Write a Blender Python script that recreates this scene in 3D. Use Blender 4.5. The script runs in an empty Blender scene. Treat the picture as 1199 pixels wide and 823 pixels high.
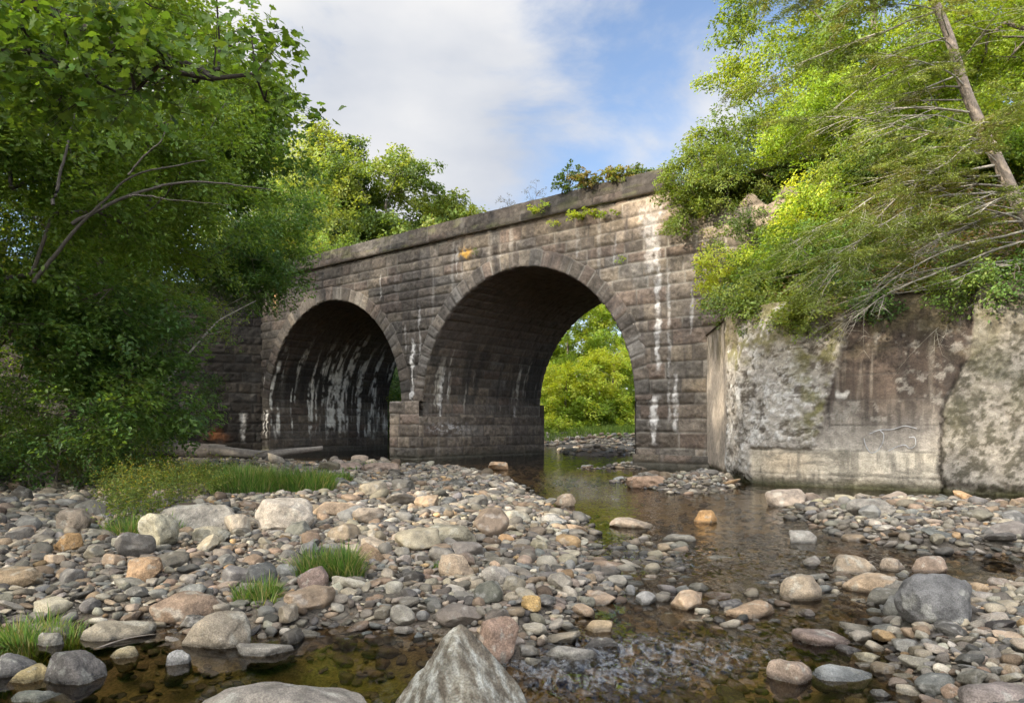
import bpy, math, random
import numpy as np
from mathutils import Vector

# ------------------------------------------------------------------ helpers
scene = bpy.context.scene
COL = scene.collection
CAMH = 1.5
FPX = 880.0
def G(px, py, z=0.0):
    Y = (CAMH - z) * FPX / (py - 500.0)
    return (px - 599.5) / FPX * Y, Y
def AT(px, py, Y):
    return np.array([(px - 599.5) / FPX * Y, Y, CAMH + (500.0 - py) / FPX * Y])

_tab = np.random.RandomState(77).rand(65536).astype(np.float64)
def vnoise(P, seed=0):
    P = np.asarray(P, dtype=np.float64)
    i = np.floor(P).astype(np.int64); f = P - i
    f = f * f * (3 - 2 * f)
    out = np.zeros(len(P))
    for dx in (0, 1):
        wx = f[:, 0] if dx else 1 - f[:, 0]
        for dy in (0, 1):
            wy = f[:, 1] if dy else 1 - f[:, 1]
            for dz in (0, 1):
                wz = f[:, 2] if dz else 1 - f[:, 2]
                h = ((i[:, 0] + dx) * 73856093) ^ ((i[:, 1] + dy) * 19349663) ^ ((i[:, 2] + dz) * 83492791) ^ (seed * 2654435 + 12345)
                h = (h ^ (h >> 13)) & 0xffff
                out += wx * wy * wz * _tab[h]
    return out * 2 - 1
def fbm(P, oct=4, seed=0, gain=0.5):
    P = np.asarray(P, dtype=np.float64)
    a = 1.0; s = 0.0; t = 0.0
    for k in range(oct):
        s = s + a * vnoise(P * (2.03 ** k) + 17.1 * k, seed + k); t += a; a *= gain
    return s / t
def n2(x, y, sc=1.0, oct=4, seed=0, gain=0.5):
    x = np.asarray(x, float); y = np.asarray(y, float)
    sh = np.broadcast(x, y).shape
    x = np.broadcast_to(x, sh); y = np.broadcast_to(y, sh)
    P = np.stack([x.ravel() * sc, y.ravel() * sc, np.full(x.size, 0.37)], 1)
    return fbm(P, oct, seed, gain).reshape(sh)
def sst(a, b, x):
    t = np.clip((x - a) / (b - a), 0, 1); return t * t * (3 - 2 * t)
def lerp(a, b, t): return a + (b - a) * t
def mixc(c, d, t):
    d = np.asarray(d, float)
    return c * (1 - t[..., None]) + d * t[..., None]

def mesh_np(name, V, F, C=None, mat=None, parent=None, smooth=True, extra=None):
    """F: (n,k) array or list of such arrays"""
    me = bpy.data.meshes.new(name)
    Fs = F if isinstance(F, list) else [F]
    Fs = [np.asarray(f, dtype=np.int32) for f in Fs if len(f)]
    V = np.asarray(V, dtype=np.float32)
    nl = sum(f.size for f in Fs); nf = sum(len(f) for f in Fs)
    me.vertices.add(len(V)); me.vertices.foreach_set('co', V.ravel())
    me.loops.add(nl); me.loops.foreach_set('vertex_index', np.concatenate([f.ravel() for f in Fs]))
    me.polygons.add(nf)
    tot = np.concatenate([np.full(len(f), f.shape[1], dtype=np.int32) for f in Fs])
    st = np.concatenate([[0], np.cumsum(tot)[:-1]]).astype(np.int32)
    me.polygons.foreach_set('loop_start', st)
    me.polygons.foreach_set('use_smooth', np.full(nf, smooth, dtype=bool))
    me.update(calc_edges=True)
    if C is not None:
        C = np.asarray(C, dtype=np.float32)
        if C.shape[1] == 3: C = np.concatenate([C, np.ones((len(C), 1), np.float32)], 1)
        a = me.attributes.new('col', 'FLOAT_COLOR', 'POINT'); a.data.foreach_set('color', C.ravel())
    if extra:
        for k, v in extra.items():
            a = me.attributes.new(k, 'FLOAT', 'POINT'); a.data.foreach_set('value', np.asarray(v, np.float32))
    if mat is not None: me.materials.append(mat)
    o = bpy.data.objects.new(name, me); COL.objects.link(o)
    if parent is not None: o.parent = parent
    return o
def tag(o, label=None, cat=None, group=None, kind=None):
    if label: o['label'] = label
    if cat: o['category'] = cat
    if group: o['group'] = group
    if kind: o['kind'] = kind
    return o
def empty(name, loc, label, cat, group=None):
    o = bpy.data.objects.new(name, None); o.location = loc; o.empty_display_size = 0.3
    COL.objects.link(o); tag(o, label, cat, group); return o
def child(name, V, F, C, mat, root, smooth=True, extra=None):
    """vertices given in world space, root is unrotated/unscaled"""
    L = np.array(root.location)
    return mesh_np(name, np.asarray(V) - L, F, C, mat, root, smooth, extra)
def grid_faces(nu, nv):
    i = np.arange(nu - 1)[:, None] * nv + np.arange(nv - 1)[None, :]
    i = i.ravel()
    return np.stack([i, i + nv, i + nv + 1, i + 1], 1)
class Acc:
    def __init__(s): s.V = []; s.C = []; s.F = []; s.n = 0
    def add(s, V, F, C):
        V = np.asarray(V, float).reshape(-1, 3); C = np.asarray(C, float)
        if C.ndim == 1: C = np.tile(C, (len(V), 1))
        s.V.append(V); s.C.append(C[:, :3])
        for f in (F if isinstance(F, list) else [F]): s.F.append(np.asarray(f) + s.n)
        s.n += len(V)
    def get(s):
        ks = {}
        for f in s.F: ks.setdefault(f.shape[1], []).append(f)
        return np.concatenate(s.V), [np.concatenate(v) for v in ks.values()], np.concatenate(s.C)

# ------------------------------------------------------------------ materials
def newmat(name):
    m = bpy.data.materials.new(name); m.use_nodes = True
    nt = m.node_tree; nt.nodes.clear()
    out = nt.nodes.new('ShaderNodeOutputMaterial')
    return m, nt, out
def nd(nt, t, **kw):
    n = nt.nodes.new(t)
    for k, v in kw.items():
        if k in n.inputs: n.inputs[k].default_value = v
        else: setattr(n, k, v)
    return n
def mat_surface(name, rough=0.85, bump=0.4, bscale=14.0, bdist=0.02, var=0.3, vscale=6.0, speck=0.0, spec=0.3, wet=False, fleck=0.0):
    m, nt, out = newmat(name)
    at = nd(nt, 'ShaderNodeAttribute', attribute_name='col')
    tc = nd(nt, 'ShaderNodeNewGeometry')
    n1 = nd(nt, 'ShaderNodeTexNoise'); n1.inputs['Scale'].default_value = vscale; n1.inputs['Detail'].default_value = 8; n1.inputs['Roughness'].default_value = 0.65
    nt.links.new(tc.outputs['Position'], n1.inputs['Vector'])
    mr = nd(nt, 'ShaderNodeMapRange'); mr.inputs[1].default_value = 0.3; mr.inputs[2].default_value = 0.7
    mr.inputs[3].default_value = 1 - var; mr.inputs[4].default_value = 1 + var
    nt.links.new(n1.outputs['Fac'], mr.inputs[0])
    mul = nd(nt, 'ShaderNodeVectorMath', operation='SCALE')
    nt.links.new(at.outputs['Color'], mul.inputs[0]); nt.links.new(mr.outputs[0], mul.inputs['Scale'])
    colout = mul.outputs[0]
    if fleck > 0:
        n3 = nd(nt, 'ShaderNodeTexNoise'); n3.inputs['Scale'].default_value = vscale * 14; n3.inputs['Detail'].default_value = 3
        nt.links.new(tc.outputs['Position'], n3.inputs['Vector'])
        m3 = nd(nt, 'ShaderNodeMapRange'); m3.inputs[1].default_value = 0.35; m3.inputs[2].default_value = 0.65
        m3.inputs[3].default_value = 1 - fleck; m3.inputs[4].default_value = 1 + fleck
        nt.links.new(n3.outputs['Fac'], m3.inputs[0])
        mu = nd(nt, 'ShaderNodeVectorMath', operation='SCALE'); nt.links.new(colout, mu.inputs[0]); nt.links.new(m3.outputs[0], mu.inputs['Scale']); colout = mu.outputs[0]
    p = nd(nt, 'ShaderNodeBsdfPrincipled'); p.inputs['Roughness'].default_value = rough
    p.inputs['Specular IOR Level'].default_value = spec
    if wet:
        sx = nd(nt, 'ShaderNodeSeparateXYZ'); nt.links.new(tc.outputs['Position'], sx.inputs[0])
        ad = nd(nt, 'ShaderNodeMath', operation='MULTIPLY_ADD'); nt.links.new(n1.outputs['Fac'], ad.inputs[0]); ad.inputs[1].default_value = -0.05
        nt.links.new(sx.outputs['Z'], ad.inputs[2])
        w = nd(nt, 'ShaderNodeMapRange'); w.inputs[1].default_value = -0.01; w.inputs[2].default_value = 0.02
        w.inputs[3].default_value = 0.42; w.inputs[4].default_value = 1.0
        nt.links.new(ad.outputs[0], w.inputs[0])
        mu = nd(nt, 'ShaderNodeVectorMath', operation='SCALE'); nt.links.new(colout, mu.inputs[0]); nt.links.new(w.outputs[0], mu.inputs['Scale']); colout = mu.outputs[0]
        w2 = nd(nt, 'ShaderNodeMapRange'); w2.inputs[1].default_value = -0.01; w2.inputs[2].default_value = 0.02
        w2.inputs[3].default_value = 0.25; w2.inputs[4].default_value = rough
        nt.links.new(ad.outputs[0], w2.inputs[0]); nt.links.new(w2.outputs[0], p.inputs['Roughness'])
    nt.links.new(colout, p.inputs['Base Color'])
    n2_ = nd(nt, 'ShaderNodeTexNoise'); n2_.inputs['Scale'].default_value = bscale; n2_.inputs['Detail'].default_value = 10; n2_.inputs['Roughness'].default_value = 0.7
    nt.links.new(tc.outputs['Position'], n2_.inputs['Vector'])
    b = nd(nt, 'ShaderNodeBump'); b.inputs['Strength'].default_value = bump; b.inputs['Distance'].default_value = bdist
    nt.links.new(n2_.outputs['Fac'], b.inputs['Height']); nt.links.new(b.outputs[0], p.inputs['Normal'])
    nt.links.new(p.outputs[0], out.inputs[0])
    return m
def mat_leaf(name, trans=0.45, rough=0.45):
    m, nt, out = newmat(name)
    at = nd(nt, 'ShaderNodeAttribute', attribute_name='col')
    p = nd(nt, 'ShaderNodeBsdfPrincipled'); p.inputs['Roughness'].default_value = rough; p.inputs['Specular IOR Level'].default_value = 0.3
    nt.links.new(at.outputs['Color'], p.inputs['Base Color'])
    t = nd(nt, 'ShaderNodeBsdfTranslucent')
    mm = nd(nt, 'ShaderNodeVectorMath', operation='MULTIPLY'); mm.inputs[1].default_value = (1.9, 1.7, 0.6)
    nt.links.new(at.outputs['Color'], mm.inputs[0]); nt.links.new(mm.outputs[0], t.inputs['Color'])
    mx = nd(nt, 'ShaderNodeMixShader'); mx.inputs[0].default_value = trans
    nt.links.new(p.outputs[0], mx.inputs[1]); nt.links.new(t.outputs[0], mx.inputs[2]); nt.links.new(mx.outputs[0], out.inputs[0])
    return m
M_STONE = mat_surface('masonry', 0.9, 0.8, 9.0, 0.04, 0.28, 3.0, fleck=0.22)
M_CONC = mat_surface('concrete', 0.9, 1.0, 16.0, 0.035, 0.38, 6.0, fleck=0.4)
M_ROCK = mat_surface('river_rock', 0.75, 0.8, 26.0, 0.02, 0.38, 9.0, wet=True, fleck=0.22)
M_BOULD = mat_surface('boulder_rock', 0.8, 1.0, 20.0, 0.03, 0.42, 8.0, wet=True, fleck=0.28)
M_GROUND = mat_surface('ground', 0.95, 1.0, 12.0, 0.05, 0.45, 4.0, fleck=0.4)
M_BARK = mat_surface('bark', 0.9, 0.9, 30.0, 0.02, 0.35, 9.0)
M_LEAF = mat_leaf('leaf'); M_NEEDLE = mat_leaf('needle', 0.3, 0.6)
M_GRASS = mat_leaf('grass', 0.4, 0.55)

# ------------------------------------------------------------------ bridge frame
BP0 = np.array([4.3, 28.0]); BD = np.array([-0.7667, 0.6420]); BW = np.array([0.6420, 0.7667])
def BP(s, w, z):
    s = np.asarray(s, float); w = np.asarray(w, float); z = np.asarray(z, float)
    s, w, z = np.broadcast_arrays(s, w, z)
    return np.stack([BP0[0] + BD[0] * s + BW[0] * w, BP0[1] + BD[1] * s + BW[1] * w, z], -1)
def toB(X, Y):
    dx = X - BP0[0]; dy = Y - BP0[1]
    return dx * BD[0] + dy * BD[1], dx * BW[0] + dy * BW[1]
ARR = (5.305, 5.665); ARL = (18.13, 5.67)      # centre s, radius
ZSP = 2.5; BWID = 8.74

class Blocks:
    def __init__(s, seed, L, H, ch=(0.40, 0.62), bl=(0.5, 1.7), z0=0.0, s0=0.0):
        r = np.random.RandomState(seed)
        z = [z0]
        while z[-1] < H + 1: z.append(z[-1] + r.uniform(*ch))
        s.z = np.array(z); s.rows = []; s.rnd = r.rand(len(z), 400, 4)
        for k in range(len(z)):
            a = [s0 - r.uniform(0.2, 1.2)]
            while a[-1] < L + 2: a.append(a[-1] + r.uniform(*bl) * (1.0 if r.rand() > 0.12 else 1.5))
            s.rows.append(np.array(a))
    def look(s, S, Z):
        ci = np.clip(np.searchsorted(s.z, Z, side='right') - 1, 0, len(s.z) - 2)
        bi = np.zeros_like(ci); e = np.zeros(S.shape); u = np.zeros(S.shape)
        for k in np.unique(ci):
            m = ci == k; r = s.rows[k]
            b = np.clip(np.searchsorted(r, S[m], side='right') - 1, 0, len(r) - 2); bi[m] = b
            e[m] = np.minimum(S[m] - r[b], r[b + 1] - S[m])
        ez = np.minimum(Z - s.z[ci], s.z[ci + 1] - Z)
        return np.minimum(e, ez), s.rnd[ci, bi % 400]
def stone_rel(S, Z, bl, seed, joint=0.05, relief=0.09, rough=0.06):
    Sw = S + 0.012 * n2(S, Z, 2.5, 2, seed + 5); Zw = Z + 0.018 * n2(S, Z, 1.6, 2, seed + 6)
    e, r = bl.look(Sw, Zw)
    k = sst(0.0, joint, e); pil = sst(0, 0.14, e)
    nz = n2(S, Z, 4.5, 4, seed); rd = n2(S, Z, 14, 3, seed + 9)
    rel = k * (0.032 + relief * r[..., 0] * pil * 0.6 + rough * pil * nz + 0.008 * rd + (r[..., 2] - .5) * 0.03 * (nz + (S % 1 - .5)))
    return rel, k, r, nz
GREYS = np.array([[.215, .185, .155], [.25, .22, .185], [.19, .168, .145], [.29, .25, .20], [.235, .19, .16], [.215, .20, .18]]) * 0.56 * np.array([1.0, .96, .92])
def stone_col(S, Z, k, r, nz, seed, mortar=(.075, .066, .058)):
    idx = (r[..., 1] * 5.999).astype(int)
    c = GREYS[idx] * (0.62 + 0.62 * r[..., 3])[..., None]
    big = n2(S, Z, 0.35, 3, seed + 20); c = c * (1 + 0.28 * big)[..., None]
    c = c * (1 + 0.22 * nz)[..., None]
    mo = n2(S, Z, 7.0, 4, seed + 71, .75); c = c * np.clip(1 + 0.9 * mo, .35, 1.7)[..., None]
    drip = n2(S * 3.2, Z * 0.35, 1.0, 3, seed + 31)
    c = mixc(c, [.07, .06, .055], sst(0.12, 0.5, drip) * 0.55)
    c = mixc(c, [.36, .34, .31], sst(0.22, 0.6, -drip) * 0.35)
    ml = sst(.05, .35, n2(S, Z, .9, 2, seed + 44))[..., None]; mc_ = np.array(mortar) * (1 - ml) + np.array([.22, .205, .18]) * ml
    c = c * (1 - ((1 - k) * .8)[..., None]) + mc_ * ((1 - k) * .8)[..., None]
    return c
def streaks(S, Z, lst, seed):
    m = np.zeros(S.shape)
    for q, (sc, wd, zt, zb, a) in enumerate(lst):
        jit = 0.16 * n2(Z, np.full(Z.shape, sc * 3.1), 0.9, 4, seed + q, .65)
        ww = wd * (0.35 + 1.5 * np.clip(n2(Z, np.full(Z.shape, sc), 1.3, 3, seed + q + 40, .7) + .45, 0, 2)) * (.75 + .5 * sst(zb, zt, Z))
        d = np.abs(S - sc - jit) / np.maximum(ww, 0.02)
        v = (1 - sst(0.35, 1.25, d + .9 * n2(S, Z, 7.0, 3, seed + 5, .7))) * sst(zb, zb + 0.35, Z) * (1 - sst(zt - 0.3, zt + .1, Z))
        br = .25 + .75 * sst(-0.28, 0.08, n2(S, Z, 4.0, 4, seed + 3, .7)); m = np.maximum(m, v * a * br)
    return m
# ------------------------------------------------------------------ the bridge
bridge = empty('stone_bridge', (0, 33, 0), 'old granite railroad bridge with two round arches crossing the shallow river', 'bridge')
def lin_snap(a, b, res, snaps):
    pts = sorted([a, b] + [x for x in snaps if a < x < b]); out = []
    for p, q in zip(pts[:-1], pts[1:]):
        n = max(1, int(round((q - p) / res))); out += list(np.linspace(p, q, n, endpoint=False))
    return np.array(out + [b])
def arch_hole(S, Z, grow=0.0):
    h = np.zeros(S.shape, bool)
    for c, R in (ARR, ARL):
        h |= (Z > ZSP) & ((S - c) ** 2 + (Z - ZSP) ** 2 < (R + grow) ** 2)
        h |= (Z <= ZSP) & (np.abs(S - c) < R)
    return h
snaps = [ARR[0] - ARR[1], ARR[0] + ARR[1], ARL[0] - ARL[1], ARL[0] + ARL[1]]
FSTREAK = [(-1.28, .10, 8.2, 3.4, .72), (-1.72, .06, 7.2, 1.6, .4), (-1.15, .15, 2.7, .75, .85), (-2.0, .07, 3.5, 1.2, .8), (-1.0, .3, 9.6, 6.8, .35),
           (11.7, .10, 5.7, 3.2, .9), (11.2, .07, 7.2, 4.6, .35), (12.2, .07, 6.4, 5.0, .3), (0.5, .05, 8.8, 7.4, .4), (2.2, .05, 9.3, 8.0, .35), (8.8, .05, 9.6, 8.0, .3),
           (-2.6, .05, 6.5, 4.6, .5), (14.0, .05, 9, 7.6, .3), (24.0, .1, 3.0, .8, .7), (24.35, .06, 4.6, 1.0, .5)]
def spandrel(res, w, sign, seed, s0=-7.5, s1=24.6, z0=-0.6, z1=10.0):
    s = lin_snap(s0, s1, res, snaps); z = lin_snap(z0, z1, res, [ZSP])
    S, Z = np.meshgrid(s, z, indexing='ij')
    bl = Blocks(seed, s1, z1, s0=s0, z0=z0)
    rel, k, r, nz = stone_rel(S, Z, bl, seed)
    for q in snaps: rel = np.where(Z < ZSP + .1, rel * sst(0, 0.03, np.abs(S - q)), rel)
    C = stone_col(S, Z, k, r, nz, seed)
    if sign < 0:
        dark = sst(5, 19, S + 2.5 * n2(S, Z, .4, 3, 4)); C = C * (1 - 0.74 * dark)[..., None]  # darker leftward: staining plus tree shade painted into the stone colour
        warm = sst(7.0, 9.6, Z) * (1 - sst(3, 10, S)); C = C * (1 + warm[..., None] * np.array([.22, .15, .07]))  # warm sunlit tone painted onto the upper right
        C = C * (1 + (sst(2, -3, S))[..., None] * np.array([.32, .30, .26]))  # right end lightened in the colour, sunlight painted in
        C = mixc(C, [.62, .60, .57], streaks(S, Z, FSTREAK, seed))
        lich = np.exp(-((S - 8.3) / .3) ** 2 - ((Z - 9.15) / .22) ** 2) * 2 * sst(-.2, .3, n2(S, Z, 6, 3, 9))
        C = mixc(C, [.42, .24, .04], np.clip(lich, 0, .8))
        C = mixc(C, [.09, .085, .06], np.clip((1 - sst(.1, .55, Z)) * .7, 0, 1))
        pal = np.exp(-((S - 11.7) / .45) ** 2 - ((Z - 3.0) / .32) ** 2) * sst(-.4, .2, n2(S, Z, 5, 3, 19)); C = mixc(C, [.5, .49, .47], np.clip(pal, 0, .85))
        oc = np.exp(-((S - 23.2) / .2) ** 2 - ((Z - 9.0) / .7) ** 2) * sst(-.3, .2, n2(S, Z, 6, 3, 29)); C = mixc(C, [.40, .24, .10], np.clip(oc * 1.3, 0, .85))
    V = BP(S, w + sign * rel, Z).reshape(-1, 3)
    F = grid_faces(len(s), len(z))
    cs = S.ravel()[F].mean(1); cz = Z.ravel()[F].mean(1)
    F = F[~(arch_hole(cs, cz, 0.58) | ((cs < -2.3) & (cz > 9.0 + .25 * np.sin(cs * 5))))]
    return V, F, C.reshape(-1, 3)
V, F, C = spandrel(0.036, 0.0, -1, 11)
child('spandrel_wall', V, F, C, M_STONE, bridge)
V, F, C = spandrel(0.16, BWID, 1, 12, -8)
child('spandrel_wall', V, F, C, M_STONE, bridge)['label'] = 'rear face of the bridge, mostly hidden'
def arch_ring(c, R, w, sign, res, seed, dark):
    th = np.linspace(0, math.pi, int(math.pi * R / res)); T = 0.66
    r_ = np.linspace(0, T, max(3, int(T / res)) + 1)
    # front face then outer return
    A, RR = np.meshgrid(th * R, r_, indexing='ij')
    bl = Blocks(seed, math.pi * R, 0, ch=(5, 6), bl=(0.42, 0.6), z0=-2)
    rel, k, r, nz = stone_rel(A, RR, bl, seed, relief=0.05, rough=0.035)
    k2 = sst(0, .03, RR) * sst(0, .03, T - RR)
    e, rr = bl.look(A, RR)
    rel = rel * (0.3 + 0.7 * k2) + 0.045
    Rout = R + RR * (1 + (rr[..., 2] - .5) * .16 * (RR > T * .6))
    C = stone_col(A, RR, k, r, nz, seed) * 1.0
    if dark: C = C * (.62 - 0.30 * sst(0, 1, A / (math.pi * R)))[..., None]  # left ring: stain and painted shade, deeper along the arc
    ang = A / R
    V = BP(c - Rout * np.cos(ang), w + sign * rel, ZSP + Rout * np.sin(ang)).reshape(-1, 3)
    F = grid_faces(len(th), len(r_))
    n0 = len(V)
    last = (np.arange(len(th)) * len(r_) + len(r_) - 1)
    Rl = Rout[:, -1]
    V2 = BP(c - Rl * np.cos(th), w - sign * 0.06, ZSP + Rl * np.sin(th))
    F2 = np.stack([last[:-1], last[1:], n0 + np.arange(1, len(th)), n0 + np.arange(len(th) - 1)], 1)
    return np.concatenate([V, V2]), np.concatenate([F, F2]), np.concatenate([C.reshape(-1, 3), C[:, -1]])
for (c, R), sd, dk in ((ARR, 31, False), (ARL, 33, True)):
    V, F, C = arch_ring(c, R, 0, -1, 0.035, sd, dk); child('arch_ring', V, F, C, M_STONE, bridge)
    V, F, C = arch_ring(c, R, BWID, 1, 0.12, sd + 1, dk); child('arch_ring', V, F, C, M_STONE, bridge)
def barrel(c, R, seed, res, left):
    # arc coordinate q: from -3.1 (right foot) over the arc to the left foot
    Ht = ZSP + 0.6; Ltot = math.pi * R + 2 * Ht
    q = np.linspace(0, Ltot, int(Ltot / res)); w = np.linspace(-0.045, BWID + .045, int(BWID / res))
    Q, W = np.meshgrid(q, w, indexing='ij')
    bl = Blocks(seed, BWID, Ltot, ch=(0.40, 0.52), bl=(0.6, 1.2))
    rel, k, r, nz = stone_rel(W, Q, bl, seed, relief=0.05, rough=0.035)
    rel = rel * sst(0, .03, W + .045) * 1.0
    ang = np.clip((Q - Ht) / R, 0, math.pi)
    sx = c - R * np.cos(ang); z = np.where(Q < Ht, Q - 0.6, np.where(Q > Ht + math.pi * R, Ltot - Q - 0.6, ZSP + R * np.sin(ang)))
    ns = np.cos(ang); nz_ = -np.sin(ang)
    C = stone_col(W, Q, k, r, nz, seed, mortar=(.12, .11, .1)) * 0.95
    zz = z
    soot_and_shade = sst(4.4, 6.2, zz + .9 * n2(W, Q, .6, 3, seed + 3)); C = mixc(C, [.085, .07, .062], soot_and_shade * .85)
    mid = sst(2.5, 3.2, zz) * (1 - soot_and_shade) ; C = C * (1 - (.5 if left else .38) * mid)[..., None]
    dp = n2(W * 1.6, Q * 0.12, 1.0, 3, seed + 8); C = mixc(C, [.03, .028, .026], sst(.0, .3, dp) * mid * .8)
    # mineral streaks running down the curve
    st = n2(W * 3.3, zz * 0.28, 1.0, 4, seed + 60, .6); br = sst(-.35, .15, n2(W * 3, zz * 2.2, 1.3, 3, seed + 61))
    if left:
        am = sst(.02, .2, st) * sst(.7, 1.6, zz + .8 * n2(W, W, 2, 2, 5)) * (1 - sst(5.2, 7.2, zz + 1.4 * n2(W, W * 0, 1.5, 2, 7))) * br
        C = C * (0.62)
        C = mixc(C, [.62, .61, .56], am * .9)
    else:
        am = sst(.14, .30, st) * sst(2.0, 2.8, zz) * (1 - sst(4.4, 5.6, zz + n2(W, W * 0, 1.5, 2, 7))) * br
        C = mixc(C, [.44, .42, .36], am * .7)
        am2 = np.maximum(streaks(W, zz, [(1.0, .12, 4.4, 1.6, 1), (1.5, .05, 4.2, 2.6, .7), (6.6, .07, 2.6, 1.6, .7)], 3) * (Q > Ht + 4), 0)
        C = mixc(C, [.60, .59, .56], am2 * .85)
    C = mixc(C, [.05, .048, .04], (1 - sst(.1, .5, zz)) * .7)
    V = BP(sx + ns * rel, W, z + nz_ * rel * 1.0).reshape(-1, 3)
    return V, grid_faces(len(q), len(w)), C.reshape(-1, 3)
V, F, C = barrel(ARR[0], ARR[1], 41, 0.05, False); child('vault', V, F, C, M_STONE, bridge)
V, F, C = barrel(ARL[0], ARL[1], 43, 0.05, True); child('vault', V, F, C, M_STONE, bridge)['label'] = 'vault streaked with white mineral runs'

def wall_strip(acc, p0, p1, z0, z1, res, seed, ch=(.46, .62), bl=(.7, 1.6), mul=1.0, batter=0.0, fn=None, relief=.05):
    """a vertical masonry face from p0 to p1 (xy); relief grows to the right-hand side of p0->p1"""
    p0 = np.array(p0, float); p1 = np.array(p1, float); L = np.linalg.norm(p1 - p0); d = (p1 - p0) / L; n = np.array([d[1], -d[0]])
    s = np.linspace(0, L, max(2, int(L / res) + 1)); z = np.linspace(z0, z1, max(2, int((z1 - z0) / res) + 1))
    S, Z = np.meshgrid(s, z, indexing='ij'); B = Blocks(seed, L, z1, ch=ch, bl=bl, z0=z0)
    rel, k, r, nz = stone_rel(S, Z, B, seed, relief=relief)
    edge = sst(0, .04, S) * sst(0, .04, L - S); rel = rel * edge + batter * (z1 - Z)
    C = stone_col(S, Z, k, r, nz, seed) * mul
    if fn: C = fn(S, Z, C)
    V = np.stack([p0[0] + d[0] * S + n[0] * rel, p0[1] + d[1] * S + n[1] * rel, Z], -1)
    acc.add(V, grid_faces(len(s), len(z)), C.reshape(-1, 3))
def top_strip(acc, p0, p1, q1, q0, z, res, seed, mul=1.0, rough=.02, drop=0.0):
    p0, p1, q0, q1 = [np.array(t, float) for t in (p0, p1, q0, q1)]
    L = np.linalg.norm(p1 - p0); Wd = np.linalg.norm(q0 - p0)
    a = np.linspace(0, 1, max(2, int(L / res) + 1)); b = np.linspace(0, 1, max(2, int(Wd / res) + 1))
    A, B = np.meshgrid(a, b, indexing='ij')
    P = (p0[None, None] * (1 - A[..., None]) + p1 * A[..., None]) * (1 - B[..., None]) + (q0 * (1 - A[..., None]) + q1 * A[..., None]) * B[..., None]
    nz = n2(A * L, B * Wd, 3, 3, seed)
    V = np.concatenate([P, (z + rough * nz - drop * B)[..., None]], -1)
    c = np.array([.21, .19, .165]) * mul * (1 + .4 * nz)[..., None]
    acc.add(V, grid_faces(len(a), len(b)), c.reshape(-1, 3))
xy = lambda s, w: BP(s, w, 0)[:2]
# central pier base, battered, with a ledge on top
a = Acc()
s_r, s_l, w_f, w_b = ARR[0] + ARR[1] - .12, ARL[0] - ARL[1] + .42, -.42, BWID + .3
def algae(S, Z, C):
    C = mixc(C, [.05, .048, .035], (1 - sst(.05, .5, Z)) * .8)
    return C * (1.0 + .25 * sst(.6, 1.6, Z))[..., None]
def pierside(S, Z, C):
    C = algae(S, Z, C)
    v = np.exp(-((S - 1.8) / 1.2) ** 2 - ((Z - 1.45) / .28) ** 2) * sst(.02, .16, n2(S * 1.5, Z * 3, 4.5, 2, 3)) * .6
    return mixc(C, [.5, .5, .5], np.clip(v, 0, .7))
wall_strip(a, xy(s_l, w_f), xy(s_r, w_f), -.5, 2.72, .04, 51, mul=.95, fn=algae)
wall_strip(a, xy(s_r, w_f), xy(s_r, w_b), -.5, 2.0, .045, 52, mul=.82, fn=pierside)
wall_strip(a, xy(s_l, w_b), xy(s_l, w_f), -.5, 2.72, .06, 53, mul=.7, fn=algae)
wall_strip(a, xy(s_r, w_b), xy(s_l, w_b), -.5, 2.72, .1, 54, mul=.8)
top_strip(a, xy(s_l, w_f), xy(s_r + .0, w_f), xy(s_r, .1), xy(s_l, .1), 2.7, .06, 5, 1.2, .03)
top_strip(a, xy(s_l, 0), xy(s_l, w_b), xy(s_l - .5, w_b), xy(s_l - .5, 0), 2.7, .1, 6, 1.0)
top_strip(a, xy(s_r, w_f), xy(s_r, w_b), xy(s_r + .3, w_b), xy(s_r + .3, w_f), 1.99, .1, 7, 1.0)
V, F, C = a.get(); child('pier_base', V, F, C, M_STONE, bridge)['label'] = 'lighter battered pier base with a ledge'
# footing of the right pier
a = Acc()
wall_strip(a, xy(-.30, -.12), xy(-3.5, -.12), -.4, .50, .04, 56, mul=1.15, fn=algae)
wall_strip(a, xy(-.30, 1.2), xy(-.30, -.12), -.4, .50, .04, 57, mul=1.0, fn=algae)
top_strip(a, xy(-.30, -.12), xy(-3.5, -.12), xy(-3.5, .1), xy(-.30, .1), .5, .06, 8, 1.1)
V, F, C = a.get(); child('pier_footing', V, F, C, M_STONE, bridge)
# cornice and parapet
sA, sB = 24.9, -1.7
def wear(S, Z, C):
    m = sst(-.1, .4, n2(S, Z, .7, 3, 91)); C = mixc(C * .55, [.045, .036, .03], m * .75)
    return mixc(C, [.10, .10, .045], sst(.1, .5, n2(S, Z * 3, 1.3, 3, 92)) * .5)
a = Acc()
wall_strip(a, xy(sA, -.20), xy(sB, -.20), 9.99, 10.26, .045, 61, ch=(.5, .5), bl=(1.2, 2.0), mul=.85, fn=wear)
top_strip(a, xy(sA, -.20), xy(sB, -.20), xy(sB, 0), xy(sA, 0), 10.26, .07, 9, 1.0, .015)
top_strip(a, xy(sA, -.20), xy(sB, -.20), xy(sB, .02), xy(sA, .02), 9.99, .09, 9, 1.0, .0)
V, F, C = a.get(); child('cornice', V, F, C, M_STONE, bridge)
a = Acc()
wall_strip(a, xy(sA, -.08), xy(sB, -.08), 10.24, 10.76, .045, 63, ch=(.9, .9), bl=(1.3, 2.3), mul=.9, fn=wear)
top_strip(a, xy(sA, -.08), xy(sB, -.08), xy(sB, .55), xy(sA, .55), 10.76, .09, 10, 1.0, .03)
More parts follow.
